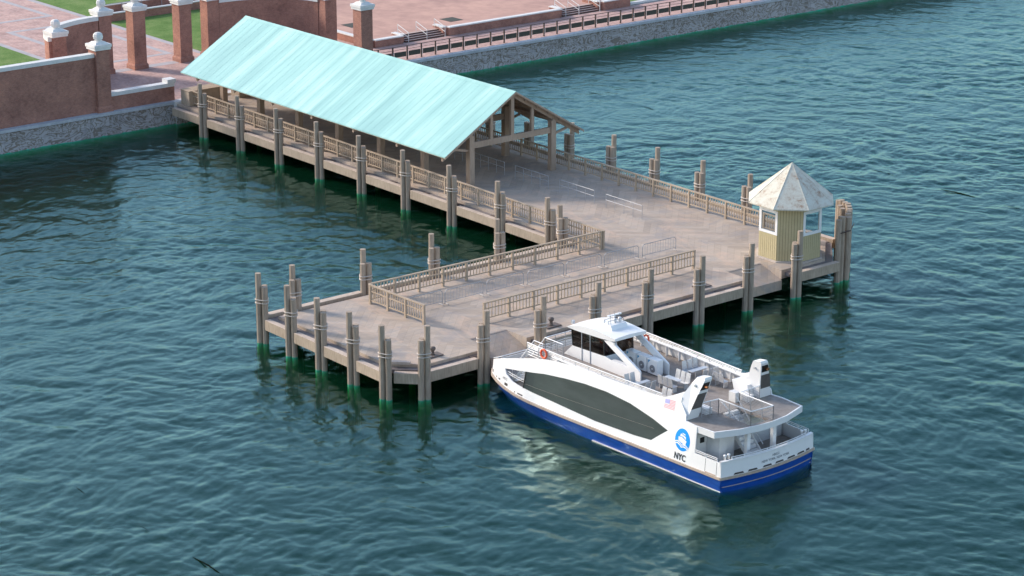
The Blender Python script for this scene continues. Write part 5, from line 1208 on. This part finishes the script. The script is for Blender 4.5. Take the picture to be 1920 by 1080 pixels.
# seats on the upper deck
def seat_row(u, v, ax, n, nm='bench_row', rot=0):
    """n seats side by side along `ax` ('v' across the boat or 'u' along), backs on the rot side (+1/-1)"""
    r_ = bpy.data.objects.new(nm, None); COL.objects.link(r_); r_.parent = fe; r_.location = (u, v, UD + 0.002); r_.empty_display_size = 0.2
    w_ = 0.54
    def T(m):
        if ax == 'u': m.v = [((y), (x) * 1, z) for x, y, z in m.v]
        return m
    for k in range(n):
        y = k * w_
        T(MB().add([(0, y + .02, 0.40), (0.46, y + .02, 0.44), (0.46, y + w_ - .02, 0.44), (0, y + w_ - .02, 0.40), (0, y + .02, 0.44), (0.46, y + .02, 0.48), (0.46, y + w_ - .02, 0.48), (0, y + w_ - .02, 0.44)] if rot > 0 else
                   [(0, y + .02, 0.44), (0.46, y + .02, 0.40), (0.46, y + w_ - .02, 0.40), (0, y + w_ - .02, 0.44), (0, y + .02, 0.48), (0.46, y + .02, 0.44), (0.46, y + w_ - .02, 0.44), (0, y + w_ - .02, 0.48)],
                   [(0, 3, 2, 1), (4, 5, 6, 7), (0, 1, 5, 4), (1, 2, 6, 5), (2, 3, 7, 6), (3, 0, 4, 7)])).build('seat', 'silver', r_)
        xb = (-0.03, -0.16) if rot > 0 else (0.49, 0.62)
        T(MB().add([(xb[0], y + .03, 0.42), (xb[0] + .05, y + .03, 0.42), (xb[0] + .05, y + w_ - .03, 0.42), (xb[0], y + w_ - .03, 0.42), (xb[1], y + .06, 1.12), (xb[1] + .05, y + .06, 1.12), (xb[1] + .05, y + w_ - .06, 1.12), (xb[1], y + w_ - .06, 1.12)],
                   [(0, 3, 2, 1), (4, 5, 6, 7), (0, 1, 5, 4), (1, 2, 6, 5), (2, 3, 7, 6), (3, 0, 4, 7)])).build('seat_back', 'silver', r_)
    for y in (0.08, n * w_ - 0.14): T(MB().box(0.04, 0.42, y, y + 0.06, 0, 0.395)).build('leg', 'silver', r_)
    return r_
def table(u0, u1, v0, v1):
    t = MB().box(u0, u1, v0, v1, UD + 0.72, UD + 0.77).build('table', 'silver', fe, bevel=0.01)
    MB().box((u0 + u1) / 2 - 0.04, (u0 + u1) / 2 + 0.04, (v0 + v1) / 2 - 0.3, (v0 + v1) / 2 + 0.3, UD + .002, UD + 0.719).build('leg', 'silver', t)
seat_row(16.75, -0.02, 'u', 3, rot=-1); seat_row(16.75, -1.15, 'u', 3, rot=1); table(16.75, 18.2, -0.55, -0.1)
seat_row(16.1, 1.85, 'v', 3, rot=1); seat_row(17.75, 1.75, 'v', 3, rot=-1); table(16.95, 17.4, 1.6, 3.3)
seat_row(18.85, 2.45, 'u', 2, rot=1); seat_row(18.9, -3.35, 'u', 2, rot=-1); seat_row(15.5, -3.3, 'v', 2, rot=1); table(16.45, 16.85, -3.3, -2.0); seat_row(17.1, -3.3, 'v', 2, rot=-1)
# rails round the stern stair well and the after deck
panel_rail((ST0 - .05, SV0 - 0.1), (26.6, SV0 - 0.1), UD, 5.25, nr=9); panel_rail((ST0 - .05, SV1 + 0.1), (26.75, SV1 + 0.1), UD, 5.25, nr=9)
panel_rail((26.6, SV0 - 0.1), (26.75, SV1 + 0.1), UD, 5.25, nr=3, np_=2); panel_rail((ST0 - .05, SV0 - 0.1), (ST0 - .2, -2.9), UD, 5.25, nr=8, np_=2); panel_rail((ST0 - .05, SV1 + 0.1), (ST0 - .2, 2.8), UD, 5.25, nr=8, np_=2)
MB().cyl((ST0 - 0.1, SV0 + 0.1, UD + 0.9), (26.4, SV0 + 0.1, UD - 0.6), 0.04).build('stair_rail', 'white', fe)
MB().box(21.9, 22.6, 1.0, 1.5, UD + .002, UD + 0.75).build('deck_box', 'white2', fe, bevel=0.02)
# life rings hanging on the ferry
for (x, y, z, ax, l) in ((7.6, -rail_h(7.6) - 0.1, 5.0, 'y', 'orange life ring on the port rail of the ferry beside the wheelhouse'), (12.1, 1.75, 6.0, 'x', 'orange life ring hung behind the starboard roof strut of the ferry')):
    o = MB().torus((FX + x, FY + y, z), 0.33, 0.08, ax, 20, 8).build('life_ring', 'orange', smooth=True, origin=(FX + x, FY + y, z)); tag(o, l, 'life ring', 'orange life rings on the ferry')
